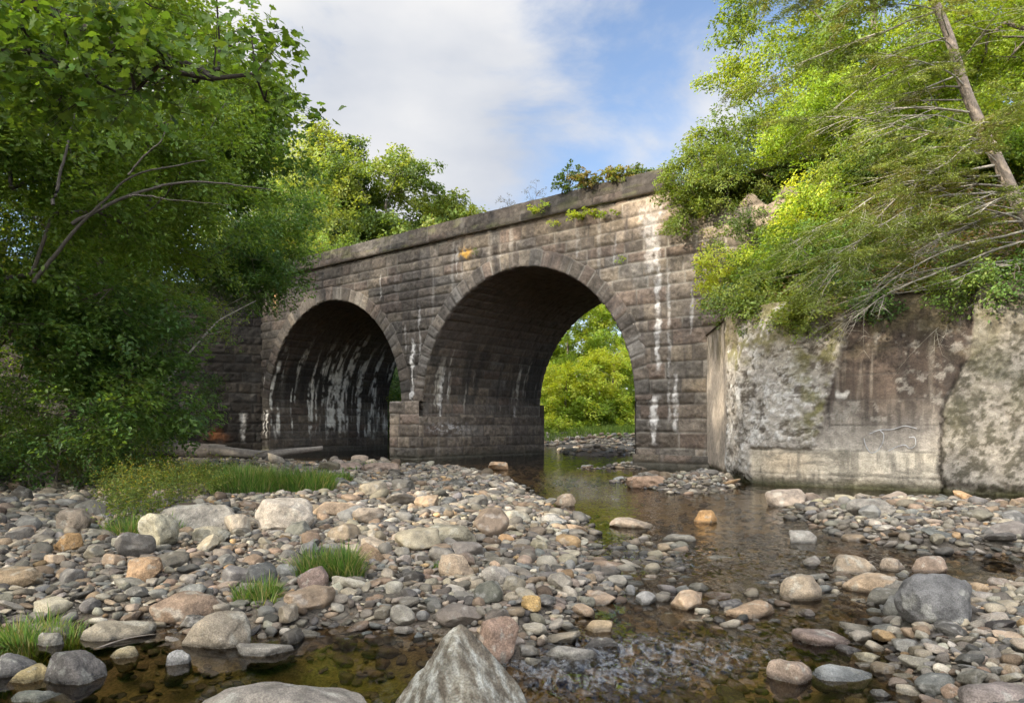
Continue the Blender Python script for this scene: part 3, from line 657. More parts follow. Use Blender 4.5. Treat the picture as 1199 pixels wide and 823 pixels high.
BOULDERS = [  # px x0,x1,y0,y1, colour, angularity, style label, name
 (238, 428, 792, 905, (.33, .30, .28), 7, 'rounded pinkish grey boulder at the bottom edge, left of the pointed boulder', 3.55),
 (178, 268, 687, 727, (.25, .185, .145), 8, 'low reddish brown boulder like a loaf, just behind the rounded tan boulder by the pool', None),
 (212, 292, 712, 767, (.31, .27, .225), 7, 'rounded tan boulder standing at the rim of the foreground pool', None),
 (303, 375, 582, 622, (.44, .40, .37), 7, 'pale dome shaped boulder just right of the grassy weeds', None),
 (188, 275, 588, 625, (.36, .34, .32), 9, 'long speckled grey boulder in front of the grassy weeds', None),
 (163, 207, 600, 640, (.40, .38, .31), 8, 'pale yellowish round boulder half covered by weeds', None),
 (224, 268, 614, 636, (.31, .29, .24), 6, 'smooth olive grey oblong stone below the long speckled boulder', None),
 (148, 190, 648, 682, (.38, .26, .17), 14, 'blocky orange tan stone below the weeds and pale yellowish boulder', None),
 (65, 96, 622, 646, (.42, .27, .14), 20, 'orange wedge shaped stone among grey cobbles at far left', None),
 (68, 108, 590, 625, (.30, .25, .21), 20, 'brown slanting slab leaning up among cobbles at far left', None),
 (48, 122, 762, 812, (.14, .13, .13), 14, 'wide charcoal slab beside the small yellow boulder at lower left', None),
 (8, 56, 776, 812, (.42, .34, .19), 10, 'yellow lichen coloured boulder in front of the charcoal slab', None),
 (-20, 40, 765, 803, (.17, .165, .17), 9, 'dark grey boulder cut by the left edge behind the yellow boulder', None),
 (12, 80, 806, 835, (.22, .23, .21), 14, 'flat greenish grey slab at the bottom left corner', None),
 (104, 186, 725, 757, (.22, .20, .17), 7, 'long dark brownish oval stone at the left rim of the pool', None),
 (131, 166, 757, 781, (.35, .30, .20), 20, 'yellowish pyramid stone standing alone in the dark pool', None),
 (189, 223, 759, 790, (.34, .335, .34), 7, 'egg shaped blue white stone standing in the pool', None),
 (274, 343, 750, 778, (.30, .28, .26), 20, 'flat angular slab reaching into the pool right of the tan boulder', None),
 (22, 92, 730, 752, (.25, .235, .20), 9, 'long flat stone in front of the left grass tuft', None),
 (36, 76, 740, 766, (.20, .195, .18), 12, 'dark stone in front of the long flat stone at the left grass tuft', None),
 (-15, 46, 664, 690, (.34, .26, .18), 14, 'tan ledge stone at the left edge above the grass tuft', None),
 (-12, 28, 703, 722, (.32, .26, .19), 16, 'flat tan stone at the left edge beside the grass tuft', None),
 (426, 472, 690, 726, (.26, .185, .135), 16, 'rusty brown angular block behind the right end of the pool', None),
 (366, 423, 588, 606, (.44, .33, .24), 18, 'flat orange tan slab right of the pale dome boulder', None),
 (564, 601, 661, 689, (.30, .28, .265), 6, 'round grey boulder above the pointed boulder with a small tuft nearby', None),
 (512, 554, 648, 676, (.40, .32, .25), 14, 'tan block shaped stone left of the round grey boulder', None),
 (414, 452, 636, 662, (.38, .28, .20), 12, 'orange brown stone touching the bright green grass tuft', None),
 (345, 384, 662, 690, (.28, .21, .19), 9, 'reddish brown rounded stone just left of the bright green grass tuft', None),
 (639, 698, 756, 781, (.35, .335, .32), 14, 'flat pale wet slab in the riffle right of the pointed boulder', None),
 (682, 725, 746, 769, (.09, .085, .085), 8, 'black oval stone at the head of the riffle', None),
 (556, 606, 722, 772, (.28, .20, .165), 8, 'reddish brown boulder tucked behind the pointed boulder', None),
 (611, 637, 696, 712, (.46, .32, .15), 6, 'small round yellow stone on the gravel bar right of centre', None),
 (914, 962, 672, 711, (.33, .275, .22), 7, 'rounded tan boulder in midstream left of the cracked pair', None),
 (1054, 1148, 672, 730, (.17, .17, .18), 12, 'largest blue grey boulder on the right side of the stream', None),
 (990, 1062, 667, 698, (.36, .28, .21), 8, 'broad tan boulder just left of the largest blue grey boulder', None),
 (1027, 1064, 679, 704, (.16, .15, .14), 8, 'dark rounded stone leaning against the broad tan boulder', None),
 (925, 996, 735, 766, (.23, .18, .165), 7, 'purple brown loaf shaped boulder standing in midstream', None),
 (901, 952, 770, 813, (.27, .215, .185), 10, 'brown peaked boulder nearest the camera in midstream', None),
 (950, 1027, 779, 809, (.30, .32, .345), 10, 'pale blue flat boulder beside the brown peaked boulder', None),
 (968, 1022, 650, 675, (.32, .26, .20), 8, 'brown rounded boulder behind the broad tan boulder', None),
 (1028, 1060, 651, 672, (.30, .25, .21), 9, 'brown pointed stone between two others behind the blue grey boulder', None),
 (1070, 1113, 651, 676, (.27, .21, .175), 8, 'brown dome directly behind the largest blue grey boulder', None),
 (849, 913, 703, 728, (.27, .20, .145), 10, 'flat rusty boulder with moss at its waterline in midstream', None),
 (812, 839, 597, 617, (.44, .27, .13), 12, 'small bright orange stone standing in the upper stream', None),
 (714, 764, 604, 623, (.27, .225, .19), 12, 'flat brown slab in the upper stream near the gravel bar', None),
 (774, 816, 623, 639, (.25, .235, .21), 12, 'low grey brown slab in the upper stream', None),
 (892, 944, 571, 597, (.30, .255, .225), 7, 'rounded boulder at the foot of the concrete wall, left end', None),
 (986, 1046, 582, 605, (.29, .27, .25), 8, 'wide grey boulder at the foot of the concrete wall', None),
 (648, 673, 577, 597, (.32, .255, .20), 7, 'small rounded tan boulder alone in the shining water', None),
 (814, 869, 650, 660, (.38, .36, .33), 14, 'thin pale slab lying flush in midstream', None),
 (1124, 1215, 800, 840, (.25, .215, .21), 9, 'purple grey boulder cut by the bottom right corner', None),
 (574, 622, 595, 613, (.33, .31, .265), 8, 'long smooth pale stone at the edge of the bar near the stream', None),
 (918, 956, 620, 641, (.35, .33, .31), 9, 'pale pointed stone on the shoal below the concrete wall', None),
 (262, 297, 598, 625, (.42, .37, .32), 9, 'pale pinkish stone between the speckled boulder and the pale dome', None),
 (486, 560, 611, 640, (.27, .25, .20), 16, 'mottled brown slab in the middle of the gravel bar', None),
 (730, 780, 556, 572, (.34, .24, .18), 10, 'reddish boulder on the small shoal before the right pier', None),
 (388, 425, 541, 551, (.30, .235, .21), 8, 'pinkish flat boulder at the far edge of the bar by the pier', None),
 (424, 470, 540, 552, (.31, .245, .215), 8, 'wide pinkish flat boulder at the far edge of the bar', None),
 (572, 596, 540, 552, (.40, .28, .19), 9, 'small orange boulder in the water by the pier base', None),
]
blist = []
def put_rock(name, x, y, z, rx, ry, rz, rotz, col, ang, seed, label, group=None, lod=6, tilt=0.0, mat=None, stri=0.0):
    V = rock_shape(ICO[lod][0], seed, ang, K=12 if ang < 12 else 10)
    V = V * np.array([rx, ry, rz])
    sc = max(rx, ry)
    V = V * (1 + .045 * fbm(V / sc * 4.5 + seed, 5, seed, .62) + .10 * fbm(V / sc * 1.8 + seed, 2, seed + 3))[:, None]
    ct, st = math.cos(tilt), math.sin(tilt)
    V = V @ np.array([[ct, 0, -st], [0, 1, 0], [st, 0, ct]])
    c, s = math.cos(rotz), math.sin(rotz); V = V @ np.array([[c, s, 0], [-s, c, 0], [0, 0, 1]])
    C = np.array(col)[None] * (1 + .28 * fbm(V / sc * 2.2 + 3, 3, seed + 4) + .2 * fbm(V / sc * 7, 4, seed + 5))[:, None]
    t = sst(.18, .42, fbm(V / sc * 3.1 + 9, 4, seed + 6)); C = C * (1 - t[:, None] * .45) + np.array([.36, .35, .30]) * t[:, None] * .45
    o = mesh_np(name, V, ICO[lod][1], np.clip(C, .01, 1), mat or M_BOULD)
    o.location = (x, y, z); tag(o, label, 'boulder' if name == 'boulder' else 'stone', group); return o
for k, (x0, x1, y0, y1, col, ang, lab, yy) in enumerate(BOULDERS):
    cx, w = (x0 + x1) / 2, (x1 - x0)
    z0 = .02
    for _ in range(3):
        X_, Y_ = G(cx, y1, z0)
        z0 = max(-.06, ground_z(X_, Y_ + .15)) if _ < 2 else z0
    if yy: Y_ = yy
    rx = w / 2 * Y_ / FPX * 1.03; ry = rx * (.72 if w > 1.4 * (y1 - y0) else .9)
    Yc = Y_ + ry * .8; X_ = (cx - 599.5) / FPX * Yc; rx = w / 2 * Yc / FPX * 1.03
    al = math.atan(CAMH / Yc)
    top = CAMH - (y0 - 500) / FPX * (Yc + ry * .25)
    base = z0 - .04; rz = max((top - base) / 1.85, .03)
    zc = top - rz
    col = np.array(col) * np.array([.82, .79, .71])
    put_rock('boulder', X_, Yc, zc, rx, ry, rz * 1.02, rng.uniform(-.25, .25), col, ang, 500 + k, lab)
    blist.append((X_, Yc, rx, ry, zc, lab))
# the pointed boulder in the foreground
def pointed():
    V0, F = ICO[6]; V = V0.copy()
    n = np.array([[-.80, -.30, .55], [.72, -.42, .58], [-.1, -.92, .45], [.55, .6, .5], [-.5, .7, .55], [.95, .1, .25], [-.97, -.1, .2], [0, 0, -1], [.25, -.9, .42], [-.45, -.8, .42]])
    n /= np.linalg.norm(n, axis=1)[:, None]; d = np.array([.50, .48, .56, .52, .52, .62, .62, .6, .60, .60])
    q = (np.maximum(V @ n.T, 0) / d) ** 22; rad = q.sum(1) ** (-1 / 22); V = V * rad[:, None]
    V = V / np.abs(V).max(0) * np.array([.44, .36, .45])
    ridg = fbm(np.stack([V[:, 0] * 11 + V[:, 2] * 2.5, V[:, 1] * 11, V[:, 2] * 2], 1), 5, 71, .65)
    V = V * (1 + .065 * ridg + .03 * fbm(V * 6, 3, 72))[:, None]
    st = fbm(np.stack([V[:, 0] * 22 + V[:, 2] * 5, V[:, 1] * 22, V[:, 2] * 5], 1), 5, 73, .75)
    C = np.array([.20, .185, .15])[None] * (1 + .35 * fbm(V * 9, 4, 74))[:, None]
    a1 = sst(.02, .2, st)[:, None] * .75; C = C * (1 - a1) + np.array([.36, .36, .325]) * a1
    a2 = sst(.02, .2, -st)[:, None] * .75; C = C * (1 - a2) + np.array([.085, .065, .045]) * a2
    o = mesh_np('boulder', V, F, np.clip(C, .01, 1), M_BOULD); Yc = 3.68
    o.location = ((541 - 599.5) / FPX * Yc, Yc, .525 - .435)
    tag(o, 'tall pointed grey boulder with pale streaks at the bottom centre', 'boulder')
pointed(); blist.append(((541 - 599.5) / FPX * 3.68, 3.68, .44, .36, .09, 'pointed boulder'))

# the natural scatter of stones
def scatter(n, xr, yr, lo, hi, power, seed, dens, wet=0.0):
    r = np.random.RandomState(seed)
    y = np.sqrt(r.uniform(yr[0] ** 2, yr[1] ** 2, n)) if False else r.uniform(yr[0], yr[1], n)
    x = r.uniform(xr[0], xr[1], n)
    keep = (np.abs(x) < y * .72 + 1.0)
    x, y = x[keep], y[keep]
    dd = dens(x, y)
    if wet: dd = np.where((dd > .001) & (dd < wet) & (y < 12), np.where((x < .3) & (y < 5.4), wet * .3, wet), dd)
    keep = r.rand(len(x)) < dd; x, y = x[keep], y[keep]
    u = r.rand(len(x)); rad = (lo ** -power + u * (hi ** -power - lo ** -power)) ** (-1 / power)
    return x, y, rad
def density(x, y):
    ld = land_sd(x, y); il = isles(x, y); n = n2(x, y, .45, 3, 351)
    d = np.where(ld > -.12, 1.0, .10 + .5 * sst(-.6, -.12, ld)); d = np.where(il > -.2, np.maximum(d, .62), d)
    d = np.where((ld < -.15) & (il < -.2), d * sst(-.35, .25, n) * 1.3, d)
    pool = (x < .3) & (y < 5.2) & (ld < -.1); d = np.where(pool, .04, d)
    d = np.where((y > 21) & (y < 56) & (ld < -.3), .06, d)
    xb = np.interp(y, [-20, 4, 8, 16, 24, 30, 36], [-6, -6.5, -8.5, -11.0, -14.5, -17.5, -19.5]); d = np.where((x < xb + .2) & (y < 50), .0, d)
    d = np.where(right_fill(x, y) > -.1, 0, d); s, w = toB(x, y); d = np.where((w > -.3) & (w < 9) & ((s < -.2) | ((s > 10.6) & (s < 13.0)) | (s > 23.6)), 0, d)
    for px, py, a_, b_ in ((300, 583, .95, .7), (222, 571, 1.1, .8), (185, 588, 1.2, 1.1), (150, 572, 1.3, 1.2), (393, 676, .27, .2), (60, 724, .32, .22), (305, 704, .15, .12)):
        gx_, gy_ = G(px, py, .15); d = np.where(((x - gx_) / a_) ** 2 + ((y - gy_) / b_) ** 2 < 1, d * .18, d)
    fb = poly_sd(x, y, FARX); d = np.where((y > 50) & ((fb < -.6) | (fb > 3.5)), 0, d)
    return d
SX, SY, SR = [], [], []
occ = {}
def cell(x, y, c=.5): return (int(math.floor(x / c)), int(math.floor(y / c)))
def try_place(xs, ys, rs, ov):
    for x, y, r in zip(xs, ys, rs):
        ok = True; k = cell(x, y)
        for dx in (-1, 0, 1):
            for dy in (-1, 0, 1):
                for (a_, b_, c_) in occ.get((k[0] + dx, k[1] + dy), ()):
                    if (a_ - x) ** 2 + (b_ - y) ** 2 < (ov * (c_ + r)) ** 2: ok = False; break
                if not ok: break
            if not ok: break
        if ok:
            occ.setdefault(k, []).append((x, y, r)); SX.append(x); SY.append(y); SR.append(r)
for (bx, by, brx, bry, _, _) in blist:
    for t in np.linspace(-.6, .6, 3): occ.setdefault(cell(bx + t * brx, by), []).append((bx + t * brx, by, min(brx, bry) * .8))
for lo, hi, n, ov, yr, xr, pw in ((.19, .30, 170, .92, (7.5, 36), (-15, 15), 2.0), (.12, .19, 900, .86, (5.5, 36), (-15, 15), 2.2), (.08, .12, 6500, .82, (4.2, 36), (-15, 15), 1.4), (.055, .08, 36000, .78, (3.3, 34), (-14, 14), 1.2), (.036, .055, 46000, .72, (3.3, 16), (-10, 12), 1.0),
                       (.020, .036, 42000, .68, (3.3, 9.0), (-7, 7), 1.0), (.10, .26, 3000, .8, (55, 66), (-3, 16), 1.8), (.10, .24, 900, .8, (34, 55), (-2, 12), 1.8)):
    x, y, r_ = scatter(n, xr, yr, lo, hi, pw, int(lo * 1e4), density, .6 if hi < .081 else (.5 if hi < .13 else (.12 if hi < .2 else 0)))
    o_ = np.argsort(-r_); try_place(x[o_], y[o_], r_[o_], ov)
SX, SY, SR = map(np.array, (SX, SY, SR)); NS = len(SX)
GZ = terrain(SX, SY)
pid = rng.randint(0, 30, NS); rz_ = rng.uniform(0, 2 * np.pi, NS)
asp = rng.uniform(.55, .95, NS); flat = rng.uniform(.30, .80, NS) * np.where(rng.rand(NS) < .2, .6, 1)
lng = rng.uniform(1.0, 1.5, NS); tiltx = rng.normal(0, .2, NS); tilty = rng.normal(0, .2, NS)
ci_ = rng.choice(len(PAL), NS, p=PALP)
tb = rng.uniform(.45, 1.35, NS)
SC = PAL[ci_] * tb[:, None] * (1 + rng.normal(0, .02, (NS, 3))) * np.array([.83, .80, .725])
SZ = GZ + SR * flat * rng.uniform(.3, .85, NS)
def stone_verts(idx, lod):
    P = np.array([PROTO[lod][k] for k in pid[idx]])                      # n,v,3
    P = P * np.stack([SR[idx] * lng[idx], SR[idx] * lng[idx] * asp[idx], SR[idx] * flat[idx]], 1)[:, None]
    c, s = np.cos(tiltx[idx])[:, None], np.sin(tiltx[idx])[:, None]
    y, z = P[..., 1] * c - P[..., 2] * s, P[..., 1] * s + P[..., 2] * c; P = np.stack([P[..., 0], y, z], -1)
    c, s = np.cos(tilty[idx])[:, None], np.sin(tilty[idx])[:, None]
    x, z = P[..., 0] * c + P[..., 2] * s, -P[..., 0] * s + P[..., 2] * c; P = np.stack([x, P[..., 1], z], -1)
    c, s = np.cos(rz_[idx])[:, None], np.sin(rz_[idx])[:, None]
    x, y = P[..., 0] * c - P[..., 1] * s, P[..., 0] * s + P[..., 1] * c
    return np.stack([x, y, P[..., 2]], -1)
# the largest in the picture become objects of their own
pxs_ = 599.5 + FPX * SX / SY; pys_ = 500 + FPX * (CAMH - SZ) / SY
inview = (pxs_ > 8) & (pxs_ < 1190) & (pys_ < 818) & (SZ + SR * flat > .0)
appar = np.where(inview, SR * lng / SY, 0)
order = np.argsort(-appar)[:296 - len(BOULDERS)]
big = np.zeros(NS, bool); big[order] = True
def stone_label_data(i):
    r = SR[i] * lng[i] * 2
    size = 'large' if r > .5 else ('medium' if r > .33 else 'small')
    form = 'flat' if flat[i] < .48 else ('rounded' if pid[i] % 6 < 3 else 'angular')
    return size, form, PALN[ci_[i]]
LM = [(b[0], b[1], b[5]) for b in blist]
lmn = [l[2] for l in LM]
seen_lab = {}
for i in order:
    size, form, cn = stone_label_data(i)
    # nearest landmark in the picture
    bpx = np.array([599.5 + FPX * a / b for a, b, _ in LM]); bpy_ = np.array([500 + FPX * CAMH / b for _, b, _ in LM])
    dx, dy = pxs_[i] - bpx, pys_[i] - bpy_
    dist = np.hypot(dx, dy * 1.5); ordr = np.argsort(dist)
    for j in ordr[:12]:
        side = ('right of' if dx[j] > 0 else 'left of') if abs(dx[j]) > abs(dy[j]) * 1.3 else ('in front of' if dy[j] > 0 else 'behind')
        key = f"{size} {form} {cn} stone {side} the {lmn[j]}"
        wn = key.split()
        key = ' '.join(wn[:16])
        while key.split()[-1] in ('the', 'a', 'of', 'at', 'in', 'and', 'by', 'with', 'its', 'left', 'right', 'just', 'to', 'near', 'on', 'from', 'behind', 'beside', 'half', 'low', 'between', 'like', 'small', 'two'):
            key = ' '.join(key.split()[:-1])
        if key not in seen_lab: break
    seen_lab[key] = 1
    P = stone_verts(np.array([i]), 5)[0]
    P = P * (1 + .07 * fbm(P / SR[i] * 2.0 + i, 4, i % 97, .6))[:, None]
    Cc = SC[i][None] * (1 + .25 * fbm(P / SR[i] * 1.5 + i, 3, i % 91))[:, None]
    t = sst(.15, .45, fbm(P / SR[i] * 2.3 + 4 + i, 3, i % 83))[:, None] * .3; Cc = Cc * (1 - t) + np.array([.42, .40, .36]) * t
    o = mesh_np('stone', P, ICO[5][1], np.clip(Cc, .01, 1), M_ROCK)
    o.location = (SX[i], SY[i], SZ[i]); tag(o, key, 'stone', 'loose stones of the riverbed')
V_, F_, C_ = [], [], []; off = 0
for lod, mask in ((3, (SY < 10) & ~big), (2, (SY >= 10) & ~big)):
    idx = np.nonzero(mask)[0]
    P = stone_verts(idx, lod) + np.stack([SX[idx], SY[idx], SZ[idx]], 1)[:, None]
    nv = P.shape[1]; F0 = ICO[lod][1]
    F_.append((F0[None] + (np.arange(len(idx)) * nv)[:, None, None] + off).reshape(-1, 3)); off += nv * len(idx)
    V_.append(P.reshape(-1, 3)); C_.append(np.repeat(SC[idx], nv, axis=0))
o = mesh_np('cobbles', np.concatenate(V_), np.concatenate(F_), np.concatenate(C_), M_ROCK)
tag(o, 'mass of smaller grey and tan cobbles covering the gravel bars', 'cobbles', kind='stuff')
print('stones', NS)
# ------------------------------------------------------------------ vegetation
def leaves(P, N, A, size, cols, rs, shape='rhomb', width=.55):
    """P centres, N normals, A axis directions; returns V,F,C"""
    A = A - (A * N).sum(1)[:, None] * N; A /= np.linalg.norm(A, axis=1)[:, None] + 1e-9
    B = np.cross(N, A); n = len(P); size = np.broadcast_to(size, (n,))[:, None]
    if shape == 'rhomb':
        fold = .12
        v = [P - A * size * .5, P + B * size * width * .5 + N * size * fold, P + A * size * .5 - N * size * .08, P - B * size * width * .5 + N * size * fold]
        V = np.stack(v, 1); base = np.arange(n)[:, None] * 4
        F = np.concatenate([base + [0, 1, 2], base + [0, 2, 3]]); k = 4
    elif shape == 'oval':
        v = [P - A * size * .5, P - A * size * .12 + B * size * width * .5 + N * size * .09, P + A * size * .25 + B * size * width * .36 + N * size * .06, P + A * size * .5 - N * size * .1,
             P + A * size * .25 - B * size * width * .36 + N * size * .06, P - A * size * .12 - B * size * width * .5 + N * size * .09]
        V = np.stack(v, 1); base = np.arange(n)[:, None] * 6
        F = np.concatenate([base + [0, 1, 2], base + [0, 2, 3], base + [0, 3, 4], base + [0, 4, 5]]); k = 6
    elif shape == 'maple':
        pts = [(-.5, 0), (-.42, .22), (-.12, .20), (-.18, .50), (.06, .34), (.12, .24), (.28, .22), (.5, 0), (.28, -.22), (.12, -.24), (.06, -.34), (-.18, -.50), (-.12, -.20), (-.42, -.22)]
        v = [P - A * size * .05] + [P + A * size * a + B * size * b + N * size * (.06 - .25 * abs(b) * rs.rand(n)[:, None]) for a, b in pts]
        V = np.stack(v, 1); k = len(pts) + 1; base = np.arange(n)[:, None] * k
        F = np.concatenate([base + [0, 1 + q, 1 + (q + 1) % len(pts)] for q in range(len(pts))])
    elif shape == 'strip':
        v = [P - A * size * .5, P - A * size * .5 + B * size * width, P + A * size * .5 + B * size * width * .3, P + A * size * .5]
        V = np.stack(v, 1); base = np.arange(n)[:, None] * 4; F = np.concatenate([base + [0, 1, 2], base + [0, 2, 3]]); k = 4
    return V.reshape(-1, 3), F, np.repeat(cols, k, axis=0)
def seg_tubes(A, B, ra, rb, sides=5):
    A, B = np.asarray(A), np.asarray(B); n = len(A); d = B - A; L = np.linalg.norm(d, axis=1)[:, None] + 1e-9; d = d / L
    up = np.tile([0, 0, 1.0], (n, 1)); up[np.abs(d[:, 2]) > .9] = [1, 0, 0]
    u = np.cross(d, up); u /= np.linalg.norm(u, axis=1)[:, None]; v = np.cross(d, u)
    ang = np.arange(sides) / sides * 2 * np.pi; c, s = np.cos(ang)[None, :, None], np.sin(ang)[None, :, None]
    ring = c * u[:, None] + s * v[:, None]
    V = np.concatenate([A[:, None] + ring * np.reshape(ra, (n, 1, 1)), B[:, None] + ring * np.reshape(rb, (n, 1, 1))], 1)
    i = np.arange(n)[:, None] * 2 * sides; j = np.arange(sides)[None]; k = (j + 1) % sides
    return V.reshape(-1, 3), np.stack([i + j, i + k, i + sides + k, i + sides + j], -1).reshape(-1, 4)
def make_tree(name, base, trunk, ells, nspray, nleaf, lsize, cols, label, cat='tree', group=None, seed=1, spray=.55, flat=.16, up=.8, shape='rhomb', lw=.55,
              r0=.2, bark=(.12, .10, .08), limb_step=.6, shell=.62, gap=.1, twigs=True, lmat=None, minr=.006, droop=.15, sub=5, tilt_out=.25, maxr=.5, limbs=()):
    """ells: list of (cx,cy,cz,rx,ry,rz,weight). Limbs grow from the trunk towards spray groups; each spray is a flat fan of leaves."""
    rs = np.random.RandomState(seed)
    root = empty(name, (float(base[0]), float(base[1]), float(base[2])), label, cat, group)
    # spray group centres
    E = np.array([e[:6] for e in ells], float); w = np.array([e[6] if len(e) > 6 else e[3] * e[4] * e[5] for e in ells], float); w /= w.sum()
    ng = max(3, nspray // sub); T = []
    tries = 0
    while len(T) < ng and tries < 40:
        tries += 1
        k = rs.choice(len(E), ng * 2, p=w); v = rs.normal(size=(ng * 2, 3)); v /= np.linalg.norm(v, axis=1)[:, None]
        rr = (shell ** 3 + rs.rand(ng * 2) * (1 - shell ** 3)) ** (1 / 3)
        P = E[k, :3] + v * rr[:, None] * E[k, 3:]
        m = fbm(P * .45 + seed * 3.3, 2, seed) > -gap - .25 * 0
        P = P[m & (P[:, 2] > .25)]; T += list(P)
    T = np.array(T[:ng])
    # trunk nodes
    tr = np.array(trunk, float); L = np.concatenate([[0], np.cumsum(np.linalg.norm(np.diff(tr, axis=0), axis=1))])
    nt_ = max(4, int(L[-1] / .45)); u = np.linspace(0, L[-1], nt_)
    N = np.stack([np.interp(u, L, tr[:, k]) for k in range(3)], 1); N[1:-1] += rs.normal(0, .03, (nt_ - 2, 3))
    nodes = list(N); par = [-1] + list(range(nt_ - 1)); cnt = [0] * nt_; istr = nt_
    tdist = np.min(np.linalg.norm(T[:, None] - N[None], axis=2), axis=1) if len(T) else []
    tips = []
    for i in np.argsort(tdist):
        t = T[i]; A = np.array(nodes); d = np.linalg.norm(A - t, axis=1) + .35 * np.maximum(A[:, 2] - t[2] + .4, 0)
        j = int(np.argmin(d)); p = A[j]; dist = np.linalg.norm(t - p); ns = max(1, int(dist / limb_step)); prev = j
        mid = (p + t) / 2 + np.array([0, 0, dist * .10]) + rs.normal(0, .07 * dist, 3)
        for q in range(1, ns + 1):
            f = q / ns; pos = (1 - f) ** 2 * p + 2 * f * (1 - f) * mid + f * f * t
            nodes.append(pos); par.append(prev); cnt.append(0); prev = len(nodes) - 1
        tips.append(prev)
    for t in tips:
        q = t
        while q != -1: cnt[q] += 1; q = par[q]
    nodes = np.array(nodes); par = np.array(par); cnt = np.array(cnt, float)
    rad = np.maximum(minr, minr * 1.3 * cnt ** .5); rad = np.minimum(rad, maxr * r0)
    rad[:istr] = np.maximum(np.linspace(r0, r0 * .22, istr), np.minimum(rad[:istr], r0))
    k = np.arange(1, len(nodes)); A, B = nodes[par[k]], nodes[k]; ra = np.where(k < istr, rad[par[k]], np.minimum(rad[par[k]], rad[k] * 1.25))
    V, F = seg_tubes(A, B, ra, rad[k], 6)
    bc = np.array(bark)[None] * (1 + .25 * fbm(V * 1.3, 2, seed))[:, None]
    acc = Acc(); acc.add(V, F, bc)
    for lp, lr in limbs:
        lp = np.array(lp); uu = np.linspace(0, len(lp) - 1, 26); pp = np.stack([np.interp(uu, range(len(lp)), lp[:, k]) for k in range(3)], 1); pp[1:-1] += rs.normal(0, .025, (24, 3)); pp[2:-2] = (pp[:-4] + pp[1:-3] + pp[2:-2] + pp[3:-1] + pp[4:]) / 5
        V, F = tube_line(pp, np.linspace(lr, lr * .2, 26), 7); acc.add(V, F, np.array(bark))
    # sprays
    cen = nodes[tips]; out = cen - nodes[par[np.array(tips)]]
    trn = N[np.argmin(np.linalg.norm(cen[:, None] - N[None], axis=2), axis=1)]
    rad_out = cen - trn; rad_out[:, 2] *= .4; rad_out /= np.linalg.norm(rad_out, axis=1)[:, None] + 1e-6
    C0 = np.repeat(cen, sub, 0); O = np.repeat(rad_out, sub, 0) + rs.normal(0, .6, (len(cen) * sub, 3)) * [1, 1, .35]; O /= np.linalg.norm(O, axis=1)[:, None]
    S = C0 + O * spray * rs.uniform(.3, 1.1, (len(C0), 1)) + rs.normal(0, spray * .35, (len(C0), 3)) * [1, 1, .8]
    NN = np.tile([0, 0, 1.0], (len(S), 1)) * up + rs.normal(0, .35, (len(S), 3)) + O * tilt_out; NN /= np.linalg.norm(NN, axis=1)[:, None]
    AA = O - (O * NN).sum(1)[:, None] * NN; AA /= np.linalg.norm(AA, axis=1)[:, None]; BB = np.cross(NN, AA)
    if twigs:
        V, F = seg_tubes(C0, S, np.full(len(S), minr * .7), np.full(len(S), minr * .4), 3); acc.add(V, F, np.array(bark))
        V, F = seg_tubes(S, S + AA * spray * .55, np.full(len(S), minr * .4), np.full(len(S), minr * .2), 3); acc.add(V, F, np.array(bark))
    n = len(S) * nleaf; ix = np.repeat(np.arange(len(S)), nleaf)
    a = rs.uniform(-.6, .7, n); bmax = .55 * (1 - np.abs(a - .0) * .9); b = rs.uniform(-1, 1, n) * bmax
    P = S[ix] + AA[ix] * (a * spray)[:, None] + BB[ix] * (b * spray)[:, None] + NN[ix] * (rs.normal(0, flat, n) * spray)[:, None]
    P[:, 2] -= droop * spray * (a ** 2 + b ** 2) 
    LN = NN[ix] + rs.normal(0, .42, (n, 3)); LN /= np.linalg.norm(LN, axis=1)[:, None]
    LA = AA[ix] * (.6 + a)[:, None] + BB[ix] * (np.sign(b) * .8)[:, None] + rs.normal(0, .35, (n, 3)); LA[:, 2] -= .25
    cols = np.array(cols, float); ck = rs.choice(len(cols), len(S), p=None)
    # clump colour varies over the crown, single leaves a little
    big = fbm(S * .35 + seed, 2, seed + 50); ck = np.clip(((big * 1.3 + .5 + rs.normal(0, .18, len(S))) * len(cols)).astype(int), 0, len(cols) - 1)
    LC = cols[ck][ix] * rs.uniform(.72, 1.28, (n, 1)) * (1 + rs.normal(0, .05, (n, 3)))
    V, F, C = leaves(P, LN, LA, lsize * rs.uniform(.65, 1.2, n), np.clip(LC, .005, 1), rs, shape, lw)
    child('crown', V, F, C, lmat or M_LEAF, root)
    V, F, C = acc.get(); child('trunk', V, F, C, M_BARK, root)
    return root
def copy_thing(root, loc, rotz, scale, label=None, group=None):
    c = root.copy(); COL.objects.link(c); c.location = loc; c.rotation_euler = (0, 0, rotz); c.scale = (scale,) * 3
    if label: c['label'] = label
    if group: c['group'] = group
    for ch in root.children:
        d = ch.copy(); COL.objects.link(d); d.parent = c
    return c
GL1 = [(.085, .145, .03), (.11, .185, .036), (.14, .225, .042), (.17, .25, .046)]      # mid green
GLD = [(.07, .135, .04), (.10, .175, .045), (.13, .21, .05), (.18, .245, .055)]      # dark green
GLY = [(.17, .25, .035), (.24, .33, .042), (.32, .40, .05), (.38, .43, .06)]      # sunny yellow green
GLO = [(.065, .105, .026), (.095, .145, .034), (.14, .195, .042), (.19, .235, .055)]    # oak olive
GH = [(.12, .165, .04), (.16, .21, .05), (.21, .255, .06), (.19, .19, .06)]       # hemlock olive
def gz(x, y): return ground_z(x, y)
Q = 1.0
